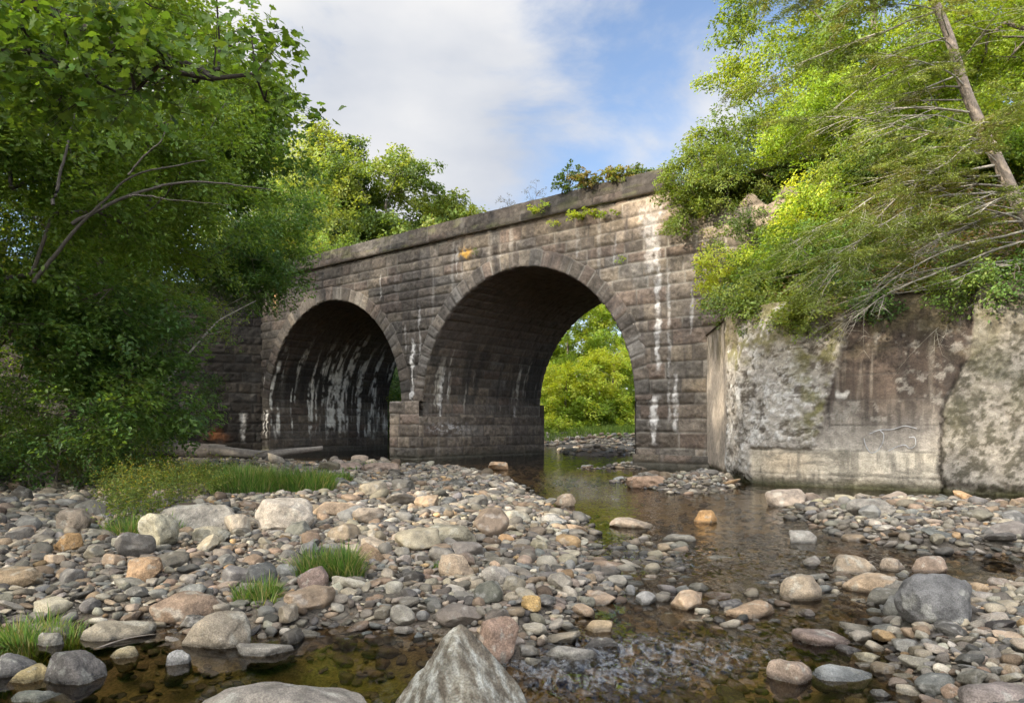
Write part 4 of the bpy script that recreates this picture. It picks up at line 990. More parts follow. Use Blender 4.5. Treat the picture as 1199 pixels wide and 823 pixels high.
# ---- left side
make_tree('maple_tree', (-9.2, 6.6, gz(-9.2, 6.6)), [(-9.2, 6.6, gz(-9.2, 6.6)), (-8.8, 6.7, 4), (-7.6, 7.0, 6.2), (-5.5, 7.1, 6.0), (-4.2, 7.2, 5.35), (-3.0, 7.3, 4.95)],
          [(-3.9, 7.2, 5.35, 1.5, 1.2, .55), (-2.7, 7.3, 4.95, .62, .7, .34, 1.0), (-5.2, 7.2, 5.7, 1.4, 1.3, .8), (-4.9, 6.9, 4.95, 1.0, .8, .4, 1.4), (-3.7, 7.0, 4.85, .8, .7, .3, 1.2), (-7.6, 6.5, 7.6, 2.2, 2.4, 1.6, 1.2)], 420, 14, .105,
          [(.05, .09, .02), (.08, .14, .026), (.12, .20, .034), (.09, .16, .03)], 'near maple whose leafy bough with large lobed leaves hangs into the top left corner', 'tree', seed=11, spray=.34, shape='maple', r0=.16, maxr=.4, shell=.2, gap=.6, sub=3, bark=(.05, .042, .035), flat=.2)
make_tree('birch_tree', (-11.2, 13.2, gz(-11.2, 13.2)), [(-11.2, 13.2, gz(-11.2, 13.2)), (-10.9, 13.3, 3.5), (-10.2, 13.4, 6.5), (-9.6, 13.5, 10)],
          [(-9.8, 13.2, 8.2, 2.6, 2.6, 2.6), (-7.6, 13.4, 6.2, 2.0, 2.0, 1.4), (-9.8, 13.0, 5.2, 2.3, 2.2, 1.6), (-6.3, 13.8, 7.2, 1.2, 1.4, 1.0)], 1000, 58, .10, [(.11, .18, .034), (.14, .22, .04), (.17, .26, .048), (.27, .29, .05)],
          'light green tree at left with pale rising branches, some leaves turning yellow', seed=12, spray=.6, r0=.14, bark=(.09, .08, .07), shape='oval', gap=.15,
          limbs=[([AT(40, 330, 12.8), AT(95, 262, 12.5), AT(150, 205, 12.3), AT(240, 188, 12.2)], .038), ([AT(85, 262, 12.5), AT(150, 228, 12.4), AT(230, 210, 12.2), AT(318, 222, 12.3)], .035), ([AT(62, 240, 11.5), AT(80, 170, 11.5), AT(100, 62, 11.6)], .03), ([AT(150, 205, 11.3), AT(190, 160, 11.2), AT(210, 120, 11.2)], .016), ([AT(150, 228, 11.4), AT(190, 232, 11.2), AT(270, 240, 11.2)], .014)])
make_tree('maple_tree', (-12.0, 20.5, gz(-12, 20.5)), [(-12, 20.5, gz(-12, 20.5)), (-11.6, 20.4, 4), (-10.8, 20.2, 8), (-10, 20, 13)],
          [(-9.9, 20, 10.4, 3.2, 2.8, 3.0), (-8.3, 20.3, 7.7, 2.5, 2.4, 2.0), (-11.5, 19.6, 6.6, 2.8, 2.4, 2.0), (-7.4, 20.4, 10.0, 1.2, 1.4, 1.3)], 1250, 55, .125, [(.09, .16, .034), (.12, .20, .04), (.15, .235, .044), (.18, .265, .05)],
          'tall green tree at left whose rounded top meets the bright cloud', seed=13, spray=.7, r0=.2, shape='oval')
make_tree('hazel_tree', (-11.8, 14.8, gz(-11.8, 14.8)), [(-11.8, 14.8, gz(-11.8, 14.8)), (-11, 14.9, 2.2), (-9.8, 15, 3.6), (-8.8, 15, 4.4)],
          [(-10.2, 15, 3.5, 2.6, 2.2, 1.7), (-8.2, 15.2, 3.6, 1.7, 1.6, 1.1), (-9.0, 15.2, 1.9, 2.1, 1.8, 1.0), (-11.5, 14.6, 2.0, 2.0, 1.8, 1.3)], 760, 50, .105, GLD,
          'dark green low spreading tree at left above the weeds and dead limbs', seed=14, spray=.55, r0=.11, shape='oval', up=1.1)
make_tree('elm_tree', (-15.5, 30, gz(-15.5, 30)), [(-15.5, 30, gz(-15.5, 30)), (-14.8, 29.8, 5), (-13.5, 29.6, 10), (-13, 29.5, 14)],
          [(-12.9, 29.5, 9.7, 3.0, 2.8, 3.0), (-11.6, 30, 7.6, 1.9, 2.2, 1.7), (-14.6, 29, 6.8, 3.0, 2.6, 2.4), (-16.5, 29, 11, 3.2, 3, 3.5), (-10.6, 31, 10.6, 1.7, 1.6, 1.3, 14), (-11.4, 31.5, 8.0, 1.5, 1.5, 1.5, 10), (-10.7, 33, 9.2, 1.4, 1.3, 1.2, 8)], 1150, 50, .145, [(.06, .12, .036), (.08, .155, .042), (.11, .19, .046), (.13, .22, .05)],
          'dark leafy tree overhanging the wing wall and the end of the parapet', seed=15, spray=.8, r0=.22)
make_tree('ash_tree', (-20, 26, gz(-20, 26)), [(-20, 26, gz(-20, 26)), (-19.6, 26, 6), (-18.6, 26, 12), (-18, 26, 16)],
          [(-18, 26, 11.5, 4.2, 3.5, 4.5), (-16.5, 25, 7, 3.6, 3, 3), (-19, 25, 4.5, 4, 3, 2.6)], 800, 48, .14, GL1,
          'broad tree filling the left background between the trunks', seed=16, spray=.9, r0=.25)
make_tree('alder_tree', (-16.5, 21, gz(-16.5, 21)), [(-16.5, 21, gz(-16.5, 21)), (-16, 21, 4), (-15, 21, 8)],
          [(-15, 21, 6.5, 3.4, 2.8, 3.8), (-13.2, 21.5, 3.4, 2.6, 2.4, 2.2), (-12.6, 23.5, 5.6, 2.0, 2.2, 2.4)], 700, 48, .11, GLD,
          'shaded dark tree behind the low spreading tree at left', seed=17, spray=.75, r0=.16)
make_tree('sapling_tree', (-12.4, 26.0, gz(-12.4, 26)), [(-12.4, 26, gz(-12.4, 26)), (-11.6, 26, 2.4), (-10.9, 26, 5.0)],
          [(-11.4, 26, 4.7, 1.4, 1.3, 1.6), (-12.0, 26, 2.6, 1.6, 1.4, 1.4)], 150, 40, .10, GLD,
          'thin shaded sapling standing in front of the dark wing wall', seed=18, spray=.6, r0=.06)
# understory at the left edge
sh = 0
for (x, y, z, rx, ry, rz, n, cols, lab) in [(-9.3, 15.3, .9, 1.5, .9, .75, 150, GLD, 'dark leafy shrub at the foot of the low tree beside the gravel'), (-11.6, 15.4, 1.1, 1.8, 1.0, .9, 170, GL1, 'brighter green shrub at the far left edge above the gravel'),
                                        (-10.6, 18.2, 1.2, 1.8, 1.2, 1.1, 170, GLD, 'shaded shrub between the dead trunk and the left edge'), (-13.8, 18.5, 1.8, 2.2, 1.3, 1.5, 170, GL1, 'tall green shrub at the left edge behind the dead limbs'),
                                        (-12.3, 22.0, 1.2, 1.6, 1.3, 1.1, 130, GLD, 'dark shrub behind the log end at left'), (-9.4, 18.0, .7, 1.0, .9, .55, 90, GL1, 'low shrub at the right end of the left thicket by the log')]:
    make_tree('shrub', (x, y, gz(x, y)), [(x, y, gz(x, y)), (x + .1, y, z), (x, y + .1, z + rz * .6)], [(x, y, z, rx, ry, rz)], n, 34, .075, cols, lab, 'shrub', 'shrubs of the left bank', seed=40 + sh, spray=.4, r0=.03, shell=.3, gap=.5, shape='oval'); sh += 1
# ---- behind the bridge, left
make_tree('oak_tree', (-9.5, 55, gz(-9.5, 55)), [(-9.5, 55, gz(-9.5, 55)), (-9.4, 55, 9), (-9.2, 55, 18)],
          [(-9.6, 55, 17.6, 4.6, 4, 3.9), (-6.3, 54.5, 15.2, 3.0, 3, 3.3), (-12.5, 55, 15, 3.4, 3.4, 3.6), (-8.5, 53, 13, 5.2, 3.2, 3.2)], 1500, 56, .27, GLO, 'rounded oak rising behind the parapet, its left side lit yellow green', seed=21, spray=1.05, r0=.4, bark=(.10, .085, .07), gap=.05)
make_tree('oak_tree', (-14.8, 58, gz(-14.8, 58)), [(-14.8, 58, gz(-14.8, 58)), (-14.8, 58, 10), (-14.5, 58, 20)],
          [(-14.6, 58, 19.4, 3.8, 3.6, 4.2), (-17, 57, 15, 4.4, 4, 4.5), (-12.2, 57, 18.0, 2.6, 2.6, 2.8)], 1300, 54, .27, GLO, 'taller dark topped oak behind the parapet, left of the rounded oak', seed=22, spray=1.1, r0=.4, bark=(.10, .085, .07), gap=.05)
make_tree('birch_tree', (-13.8, 49, 7), [(-13.8, 49, 6), (-13.8, 49, 12), (-13.6, 49, 16)],
          [(-13.8, 48.5, 14.0, 2.8, 2.4, 3.4), (-11.3, 48, 12.4, 2.6, 2.2, 2.0), (-16.5, 48, 14, 3, 2.6, 3.6)], 600, 42, .18, GLO, 'yellow green young tree at the left end of the bridge deck', seed=23, spray=.9, r0=.14, bark=(.2, .18, .15))
for x, y, rx, rz, lab, c, sd in ((-12.6, 43.6, 1.8, 1.3, 'bright yellow shrub growing on the left approach', [(.24, .25, .02), (.30, .29, .03), (.2, .22, .02)], 61), (-10.6, 42.6, 1.6, .9, 'dark green shrub leaning over the left end of the parapet', GL1, 62), (-14.6, 44.6, 2.0, 1.6, 'green shrub at the far left of the deck', GL1, 63)):
    make_tree('shrub', (x, y, 9.9), [(x, y, 9.9), (x, y, 10.8), (x + .1, y, 11.5)], [(x, y, 10.9 + rz * .3, rx, 1.4, rz)], 130, 34, .13, c, lab, 'shrub', 'shrubs along the deck', seed=sd, spray=.6, r0=.04, shell=.3, gap=.5)
# ---- seen through the right arch and beyond
k = 0
for (x, y, rx, rz, zc, cols, lab) in [(5.5, 76, 4.2, 7.5, 9.5, GLY, 'sunlit yellow green tree in the middle of the view through the right arch'), (12.6, 80, 5, 9, 11, GLY, 'tall sunlit tree at the right of the view through the arch'), (.2, 79, 4.4, 8, 9.5, GL1, 'darker green tree at the left of the view through the arch'),
                                        (9.4, 71, 3.0, 4.2, 5.4, GLY, 'low bright bushy tree on the far bank right of the arch view'), (4.8, 69.5, 2.2, 2.9, 4.0, GLY, 'small bright bushy tree on the far bank in front of the tall one'), (3.2, 81, 4.5, 8, 13, GLY, 'tall sunlit tree peeping over the left part of the arch view'), (8.2, 80, 5.5, 9, 13, GLY, 'tallest sunlit tree behind the bushy trees in the arch view'), (20, 84, 6, 9, 11, GLY, 'sunlit tree far behind the right pier'), (-7, 84, 6, 8, 9, GL1, 'green tree far behind the pier between the arches'), (-16, 80, 6, 8, 9, GLD, 'dark tree far behind the left arch')]:
    make_tree('far_tree', (x, y, gz(x, y)), [(x, y, gz(x, y)), (x, y, zc * .6), (x + .3, y, zc + rz * .7)], [(x, y, zc, rx, rx * .8, rz), (x - rx * .5, y - 1, zc * .6, rx * .7, rx * .6, rz * .5), (x + rx * .5, y - 1, zc * .75, rx * .6, rx * .6, rz * .5), (x, y - 1.5, zc * .35, rx, 2, rz * .35)],
              560, 50, .27, cols, lab, 'tree', 'trees of the far bank', seed=70 + k, spray=1.1, r0=.22, gap=.15, twigs=False); k += 1
# trees filling the gap behind the left arch
make_tree('far_tree', (-17, 58, 1), [(-17, 58, 1), (-17, 58, 7)], [(-16, 57, 5, 7, 3, 5), (-7, 53, 3.2, 5, 2, 3)], 700, 44, .22, GLD, 'dark undergrowth tree behind the opening of the left arch', 'tree', 'trees of the far bank', seed=79, spray=1.1, r0=.2, twigs=False)
# ---- right side
make_tree('oak_tree', (16.5, 33, 9), [(16.5, 33, 8), (16, 33, 14), (15.5, 32.5, 24)],
          [(14.0, 32, 21.5, 4.4, 4.0, 4.6), (11.9, 31.5, 16.8, 3.2, 3.2, 3.4), (17.5, 31, 17.5, 4.6, 4, 4.5), (13.4, 30.5, 13.0, 4.4, 3, 2.6), (19.0, 30, 13.2, 4.5, 3, 3.4), (21.5, 31, 20, 4.6, 4, 5), (17, 32, 24, 5, 4, 4)], 2600, 56, .17, [(.10, .15, .026), (.14, .20, .03), (.18, .25, .036), (.22, .28, .04)], 'tall sunlit tree on the right bank whose edge stands against the sky', seed=31, spray=.85, r0=.35, gap=.0, bark=(.13, .11, .09))
make_tree('maple_tree', (10.0, 29.0, 9.5), [(10, 29, 9.3), (9.9, 29, 11), (9.6, 29, 14)],
          [(9.3, 28.8, 12.4, 2.2, 1.9, 1.7), (7.3, 28.4, 11.5, 1.3, 1.3, 1.1), (11.0, 28.4, 13.6, 2.2, 2, 1.8), (10.5, 27.6, 10.8, 2.4, 1.5, 1.1)], 620, 50, .12, [(.08, .12, .022), (.11, .16, .026), (.15, .20, .03), (.18, .22, .035)], 'bright bushy small tree at the right end of the parapet', seed=32, spray=.6, r0=.1)
make_tree('maple_tree', (16.5, 22.5, 7.5), [(16.5, 22.5, 6.5), (16.2, 22.4, 9), (15.5, 22, 13)],
          [(15.2, 22, 12.2, 2.8, 2.4, 2.0), (13.9, 21.5, 10.2, 1.8, 1.7, 1.0), (16.8, 21.8, 9.6, 2.2, 2, 1.5), (12.9, 22.5, 12.6, 1.8, 1.8, 1.2), (12.2, 23, 9.6, 1.6, 1.5, 1.0)], 1050, 50, .11, [(.12, .18, .02), (.15, .215, .024), (.18, .24, .028)], 'bright lime green maple at the top right corner behind the leaning trunk', seed=33, spray=.65, r0=.15, up=1.2)
make_tree('maple_tree', (12.4, 25.2, gz(12.4, 25.2)), [(12.4, 25.2, gz(12.4, 25.2)), (12.2, 25, 11), (11.6, 24.6, 13)], [(11.4, 24.6, 12.2, 2.0, 1.6, 1.4), (10.2, 24.4, 10.8, 1.5, 1.3, 1.0), (13.2, 24.2, 11.4, 1.8, 1.5, 1.2)], 620, 50, .115, [(.15, .23, .03), (.19, .28, .036), (.24, .32, .045)], 'fresh green young maple between the parapet end and the leaning trunk', seed=36, spray=.62, r0=.09, up=1.1)
make_tree('shrub', (8.0, 26.4, 9.5), [(8, 26.4, 8.4), (7.4, 26.0, 9.8), (6.6, 25.6, 10.2)], [(6.4, 25.9, 10.1, 1.3, .8, 1.15), (5.9, 25.6, 8.9, .7, .5, 1.0, .6), (7.8, 25.6, 9.6, 1.4, .8, .9), (9.2, 25.2, 8.6, 1.3, .9, .8)], 330, 44, .095, [(.05, .08, .02), (.08, .125, .024), (.12, .165, .03)],
          'leafy shrub spilling over the masonry at the right end of the bridge', 'shrub', seed=34, spray=.42, r0=.05, shell=.3, gap=.5, shape='oval')
k = 0
for (x, y, z, rx, ry, rz, n, cols, lab) in [(7.4, 25.7, 9.6, 1.5, .8, .9, 230, GLO, 'olive shrub filling the notch at the broken end of the parapet'), (8.6, 25.6, 8.4, 1.5, .9, 1.0, 210, GLO, 'olive bush right of the masonry end of the bridge'), (10.2, 24.6, 8.6, 1.5, .9, 1.1, 210, GLY, 'fresh green bush on the slope right of the olive bush'), (9.6, 21.6, 6.2, 1.7, 1.0, .9, 200, GLD, 'dark green bush close above the spalled part of the wall'), (6.75, 20.7, 4.75, .75, .6, .65, 150, GLO, 'olive growth hanging over the corner of the wall'), (7.9, 19.1, 4.5, 1.2, .6, .6, 180, GLO, 'trailing growth draped over the wall top left of the recess'), (9.8, 17.8, 4.6, 1.4, .6, .5, 190, GLD, 'dark trailing growth draped over the top of the recess'), (11.2, 16.75, 4.6, 1.5, .55, .55, 190, GLD, 'dark trailing growth over the rough wall block at right'), (7.1, 23.3, 6.4, 1.2, .8, .8, 150, GLY, 'lime green shrub just right of the masonry end above the wall corner'), (7.9, 22.6, 5.6, 1.2, 1.0, .75, 150, GLY, 'fresh green shrub hanging over the left end of the wall'), (8.0, 24.6, 7.4, 1.7, 1.0, 1.1, 190, GLO, 'olive shrub on the slope above the wall end'), (10.6, 22.8, 7.0, 2.0, 1.2, 1.1, 210, GLO, 'olive bush in the middle of the slope above the wall'),
                                        (12.8, 25.4, 9.5, 2.4, 1.4, 1.5, 230, GLY, 'tall bright bush high on the slope beneath the tall tree'), (14.2, 20.2, 6.9, 2.0, 1.2, 1.0, 180, GLY, 'bright bush behind the roots of the leaning tree'), (12.4, 19.0, 5.5, 1.6, .9, .7, 130, GLD, 'dark shrub trailing over the top of the right wall block'),
                                        (9.1, 19.2, 5.0, 1.2, .8, .55, 100, GLD, 'dark low shrub on the wall top above the recess'), (9.6, 27.0, 8.9, 1.6, 1.0, 1.0, 160, GLY, 'green bush beside the parapet end on the slope')]:
    make_tree('shrub', (x, y, max(4.6, gz(x, y))), [(x, y, gz(x, y) - .1), (x, y, z), (x, y, z + rz * .6)], [(x, y, z, rx, ry, rz)], n, 40, .085, cols, lab, 'shrub', 'shrubs of the right slope', seed=80 + k, spray=.45, r0=.03, shell=.3, gap=.4, shape='oval'); k += 1
rs = np.random.RandomState(21)
for k in range(34):
    x = rs.uniform(7.0, 15.0); y = rs.uniform(20.6, 26.8)
    while right_fill(np.array([x]), np.array([y]))[0] < .9: x = rs.uniform(7.0, 15.0); y = rs.uniform(20.6, 26.8)
    s_, w_ = toB(x, y)
    if w_ > 1.5: y -= 2
    z = gz(x, y)
    make_tree('shrub', (x, y, z), [(x, y, z - .1), (x, y, z + .4), (x, y, z + .8)], [(x, y, z + .55, 1.3, 1.1, .85)], 135, 42, .10, [GLO, GLY, GL1][k % 3], 'one of the bushes crowding the earthen slope behind the hemlock limbs', 'shrub', 'bushes crowding the slope', seed=150 + k, spray=.5, r0=.03, shell=.2, gap=.6, shape='oval')
# the leaning hemlock with bare sweeping limbs
def hemlock():
    rs = np.random.RandomState(7)
    root = empty('hemlock_tree', (13.3, 17.6, 4.5), 'leaning hemlock at right with bare grey trunk and long dead limbs over the wall', 'tree')
    tr = np.array([(13.5, 17.6, 4.2), (12.6, 17.6, 5.6), (11.9, 17.5, 6.5), (11.25, 17.5, 7.7), (10.78, 17.5, 8.9), (10.2, 17.5, 10.4), (9.75, 17.5, 11.6), (9.3, 17.4, 13.5), (9.0, 17.4, 15.5)])
    L = np.concatenate([[0], np.cumsum(np.linalg.norm(np.diff(tr, axis=0), axis=1))]); u = np.linspace(0, L[-1], 40)
    T = np.stack([np.interp(u, L, tr[:, k]) for k in range(3)], 1); T[:, 0] += .05 * np.sin(u * 1.9); rT = np.interp(u, [0, 3, L[-1]], [.22, .15, .06])
    acc = Acc(); V, F = seg_tubes(T[:-1], T[1:], rT[:-1], rT[1:], 10); c = np.array([.25, .205, .165])[None] * (1 + .35 * fbm(V * 3, 3, 5))[:, None]; acc.add(V, F, c)
    tips, tdir = [], []
    LV, LF, LC = [], [], []
    bc = np.array([.27, .25, .21])
    def limb(p, d, L0, r, sag, dead, depth=0, fol=1.0):
        n = max(5, int(L0 / .22)); pts = [p]; d = d / np.linalg.norm(d)
        for q in range(n):
            d = d + rs.normal(0, .055, 3) + np.array([0, 0, -sag * .05]); d /= np.linalg.norm(d); pts.append(pts[-1] + d * L0 / n)
        pts = np.array(pts); rr = np.linspace(r, r * .18, len(pts)); V, F = seg_tubes(pts[:-1], pts[1:], rr[:-1], rr[1:], 5 if depth == 0 else 3)
        acc.add(V, F, bc * rs.uniform(.6, 1.25))
        if depth < 2:
            m = int(L0 * (3.4 if depth == 0 else 5.0))
            for _ in range(m):
                q = rs.randint(int(len(pts) * .22), len(pts)); dd = pts[min(q, len(pts) - 1)] - pts[q - 1]; dd /= np.linalg.norm(dd)
                side = np.cross(dd, [0, 0, 1]); side /= np.linalg.norm(side) + 1e-9
                nd_ = dd * rs.uniform(.5, 1.0) + side * rs.choice([-1, 1]) * rs.uniform(.4, .9) + np.array([0, 0, rs.normal(-.05, .2)])
                limb(pts[q], nd_, L0 * rs.uniform(.16, .36) * (1 if depth == 0 else .8), rr[q] * .5 + .002, sag, dead, depth + 1, fol)
        if not dead and depth >= 1:
            for q in range(1, len(pts)):
                if rs.rand() < fol: tips.append(pts[q]); tdir.append(pts[q] - pts[q - 1])
    for k in range(58):
        t = rs.uniform(.10, 1); i = int(t * 39); p = T[i]
        az = rs.normal(math.pi + .35, .62); z = p[2]
        d = np.array([math.cos(az), math.sin(az) * .7, rs.uniform(-.30, .22)])
        low = z < 7.2
        limb(p, d, rs.uniform(2.2, 4.6) * (.9 if low else .95), rs.uniform(.016, .032), .35 if low else .5, rs.rand() < (.5 if low else .22), 0, .55)
    # long limbs sweeping down over the wall
    for (x, z, dx, dz, L0, dead) in [(12.4, 5.9, -1, -.10, 5.4, True), (12.2, 6.1, -1, -.12, 4.6, True), (11.9, 6.5, -1, -.14, 5.0, False), (11.6, 7.0, -1, -.16, 5.6, False), (12.0, 6.3, -1, -.05, 5.0, True), (12.6, 5.5, -.9, -.22, 4.0, True), (11.3, 7.6, -1, -.16, 5.6, False), (11.0, 8.2, -1, -.05, 4.8, False), (12.8, 5.2, -.8, -.05, 3.6, True), (11.9, 6.5, -.9, -.12, 5.4, True), (11.1, 8.0, -1, -.22, 5.4, False), (12.5, 5.7, -.7, -.4, 3.6, True)]:
        limb(np.array([x, 17.5, z]), np.array([dx, rs.uniform(-.30, .12), dz]), L0, .035, .35, dead, 0, .6)
    for (x, z) in [(12.6, 5.5), (12.9, 5.1), (12.2, 6.1), (11.7, 6.9)]:
        for _ in range(3): limb(np.array([x, 17.5, z]), np.array([rs.uniform(.2, 1), rs.uniform(-.6, .1), rs.uniform(-.3, .4)]), rs.uniform(2, 3.6), .026, .3, True)
    tp = np.array(tips); td = np.array(tdir); td /= np.linalg.norm(td, axis=1)[:, None]
    print('hemlock tips', len(tp))
    m = 16; n = len(tp) * m; ix = np.repeat(np.arange(len(tp)), m); side = np.cross(td, [0, 0, 1.0]); side /= np.linalg.norm(side, axis=1)[:, None] + 1e-9
    a = rs.uniform(-.12, .12, n); b = rs.normal(0, .085, n)
    P = tp[ix] + td[ix] * a[:, None] + side[ix] * b[:, None] + rs.normal(0, .022, (n, 3)); P[:, 2] -= np.abs(b) * .25
    LN = np.tile([0, 0, 1.0], (n, 1)) + rs.normal(0, .4, (n, 3)); LN /= np.linalg.norm(LN, axis=1)[:, None]
    LA = td[ix] + side[ix] * np.sign(b)[:, None] + rs.normal(0, .4, (n, 3))
    big = fbm(tp * .6, 2, 3); cols = np.array(GH)[np.clip(((big + .5 + rs.normal(0, .2, len(tp))) * 4).astype(int), 0, 3)][ix] * rs.uniform(.7, 1.3, (n, 1))
    V, F, C = leaves(P, LN, LA, .075 * rs.uniform(.6, 1.2, n), cols, rs, 'rhomb', .22)
    child('crown', V, F, C, M_NEEDLE, root)
    V, F, C = acc.get(); child('trunk', V, F, C, M_BARK, root)
hemlock()
# thin bare stems on the right slope
k = 0
for (px, py, Y, h, lean, lab) in [(975, 290, 24, 3.2, .1, 'thin pale stem on the slope, left one of the two behind the hemlock limbs'), (1030, 300, 24, 2.6, -.15, 'thin pale stem on the slope, right one of the two behind the hemlock limbs')]:
    b = AT(px, py, Y); zt = b[2]; make_tree('bare_sapling', (b[0], Y, gz(b[0], Y)), [(b[0], Y, gz(b[0], Y) - .1), (b[0] + lean, Y, zt), (b[0] + lean * 3, Y, zt + h)], [(b[0] + lean * 3, Y, zt + h, 1, .8, .8)], 40, 20, .09, GLY, lab, 'tree', seed=95 + k, spray=.4, r0=.05, bark=(.33, .29, .24)); k += 1
# plants rooted in the masonry and on the parapet
k = 0
for (px, py, wdt, hgt, n, ls, cols, lab) in [(668, 208, .5, 1.1, 60, .12, [(.06, .10, .03), (.08, .12, .03)], 'small leafy sapling standing on the parapet'), (676, 232, 1.1, .4, 90, .11, GLO, 'weeds mantling the parapet below the sapling'), (708, 216, 1.5, .5, 190, .11, [(.14, .12, .03), (.10, .12, .03), (.17, .13, .04)], 'yellowing weeds on the parapet near its right end'),
                                          (592, 236, .35, .5, 22, .05, [(.09, .09, .07)], 'grey tuft of dry weeds on the parapet, left one'), (624, 226, .45, .8, 26, .05, [(.10, .10, .08)], 'taller grey dry weeds on the parapet, middle one'),
                                          (640, 244, .5, .3, 40, .10, GLY, 'yellow green weed on the cornice below the dry weeds'), (733, 214, .9, .5, 130, .12, [(.10, .15, .03), (.14, .17, .035), (.19, .16, .05)], 'thick weeds at the broken right end of the parapet'), (692, 251, .9, .3, 80, .11, GLY, 'bright green creeper across the top course of the wall'), (716, 252, .3, .2, 12, .10, GLY, 'small creeper clump right of the bright creeper'), (653, 262, .3, .16, 10, .09, GLY, 'small yellow green plant in a joint below the cornice'), (671, 272, .28, .16, 10, .09, GLY, 'tiny fern like plant in a joint under the creeper'), (731, 305, .12, .15, 5, .08, GLY, 'single sprig growing from a joint of the wall'),
                                          (560, 296, .1, .3, 3, .06, GLO, 'thin dry sprig above the crown of the right arch')]:
    U = (px - 599.5) / FPX; s_ = (BP0[0] - U * BP0[1]) / (.7667 + .6420 * U); top = py < 240 or (670 < px < 680); w_ = .15 if top else -.16
    b = BP(s_, w_, 0); P = AT(px, py, b[1]); zb = 10.74 if top else max(P[2] - hgt * .6, 6.5)
    zb = zb if top else P[2] - hgt * .5
    ex = [(b[0], b[1], zb + hgt * .5, wdt, .22, hgt * .6)]
    make_tree('wall_plant', (b[0], b[1], zb), [(b[0], b[1], zb), (b[0], b[1], zb + hgt * .5), (b[0] + .05, b[1], zb + hgt * .9)], ex, n, 12, ls, cols, lab, 'plant', 'plants rooted in the bridge', seed=120 + k, spray=.17, r0=.012, shell=.1, gap=.9, minr=.004, sub=2); k += 1

# ---- grass
def blades(cx, cy, n, rx, ry, h, seed, cols, zf, w=.006, lean=.5):
    rs = np.random.RandomState(seed); a = rs.uniform(0, 2 * np.pi, n); r = np.sqrt(rs.rand(n)); x = rx * r * np.cos(a); y = ry * r * np.sin(a)
    if n < 9000:
        nb_ = 7; bc_ = rs.normal(0, .42, (nb_, 2)); bk = rs.randint(0, nb_, n); bs_ = rs.uniform(.3, .65, nb_)[bk]; x = x * bs_ + rx * bc_[bk, 0]; y = y * bs_ + ry * bc_[bk, 1]
    x = x + cx; y = y + cy; z = zf(x, y)
    hh = h * rs.uniform(.3, 1.2, n) * (1 - .4 * r); az = a + rs.normal(0, .7, n); ln = lean * (r + .25) * rs.uniform(.4, 1.3, n)
    d = np.stack([np.cos(az), np.sin(az), 0 * az], 1); side = np.stack([-np.sin(az), np.cos(az), 0 * az], 1) + rs.normal(0, .3, (n, 3)); side /= np.linalg.norm(side, axis=1)[:, None]
    B = np.stack([x, y, z - .02], 1); Vs = []
    for t, ww in ((0, 1), (.4, .85), (.75, .55), (1, .05)):
        c = B + d * (hh * ln * t * t)[:, None] + np.array([0, 0, 1.0]) * (hh * (t - .28 * ln * t * t))[:, None]
        Vs += [c - side * w * ww, c + side * w * ww]
    V = np.stack(Vs, 1); b = np.arange(n)[:, None] * 8; F = np.concatenate([b + [0, 1, 3, 2], b + [2, 3, 5, 4], b + [4, 5, 7, 6]])
    cols = np.array(cols)[rs.randint(0, len(cols), n)] * rs.uniform(.7, 1.35, (n, 1))
    return V.reshape(-1, 3), F, np.repeat(cols, 8, 0)
GG = [(.075, .15, .035), (.10, .19, .04), (.13, .21, .05), (.25, .24, .11)]
def zb_(x, y): return terrain(x, y)
for k, (px, py, rx, ry, h, n, lab) in enumerate([(393, 676, .30, .25, .36, 1500, 'bright green grass tuft among the cobbles in the middle of the bar'), (305, 704, .19, .16, .26, 500, 'thin sparse grass tuft above the pool'), (60, 724, .36, .26, .26, 1000, 'grass tuft at left behind the long flat stone'),
                                                (-4, 750, .16, .2, .24, 700, 'bright grass clump cut by the left edge'), (384, 572, .5, .4, .38, 1500, 'small grass tuft at the right end of the weeds'), (158, 640, .3, .25, .32, 600, 'scrappy green weed tuft in front of the pale yellowish boulder'), (518, 671, .09, .08, .10, 160, 'tiny grass sprout beside the tan block shaped stone'),
                                                (434, 551, .35, .3, .20, 220, 'tiny distant grass tuft near the pinkish boulders'), (412, 556, .2, .2, .18, 120, 'tiny grass sprout left of the distant tuft'), (300, 583, 1.1, .9, .6, 5200, 'dense patch of tall green grass behind the pale dome boulder'), (222, 571, 1.1, .8, .55, 3200, 'tall green grass patch behind the long speckled boulder')]):
    x, y = G(px, py, .12); V, F, C = blades(x, y, int(n * 1.6), rx, ry, h, 200 + k, GG, zb_, w=.0028 + .0004 * y)
    o = mesh_np('grass_tuft', V - [x, y, 0], F, C, M_GRASS); o.location = (x, y, 0); tag(o, lab, 'grass tuft', 'grass tufts on the gravel')
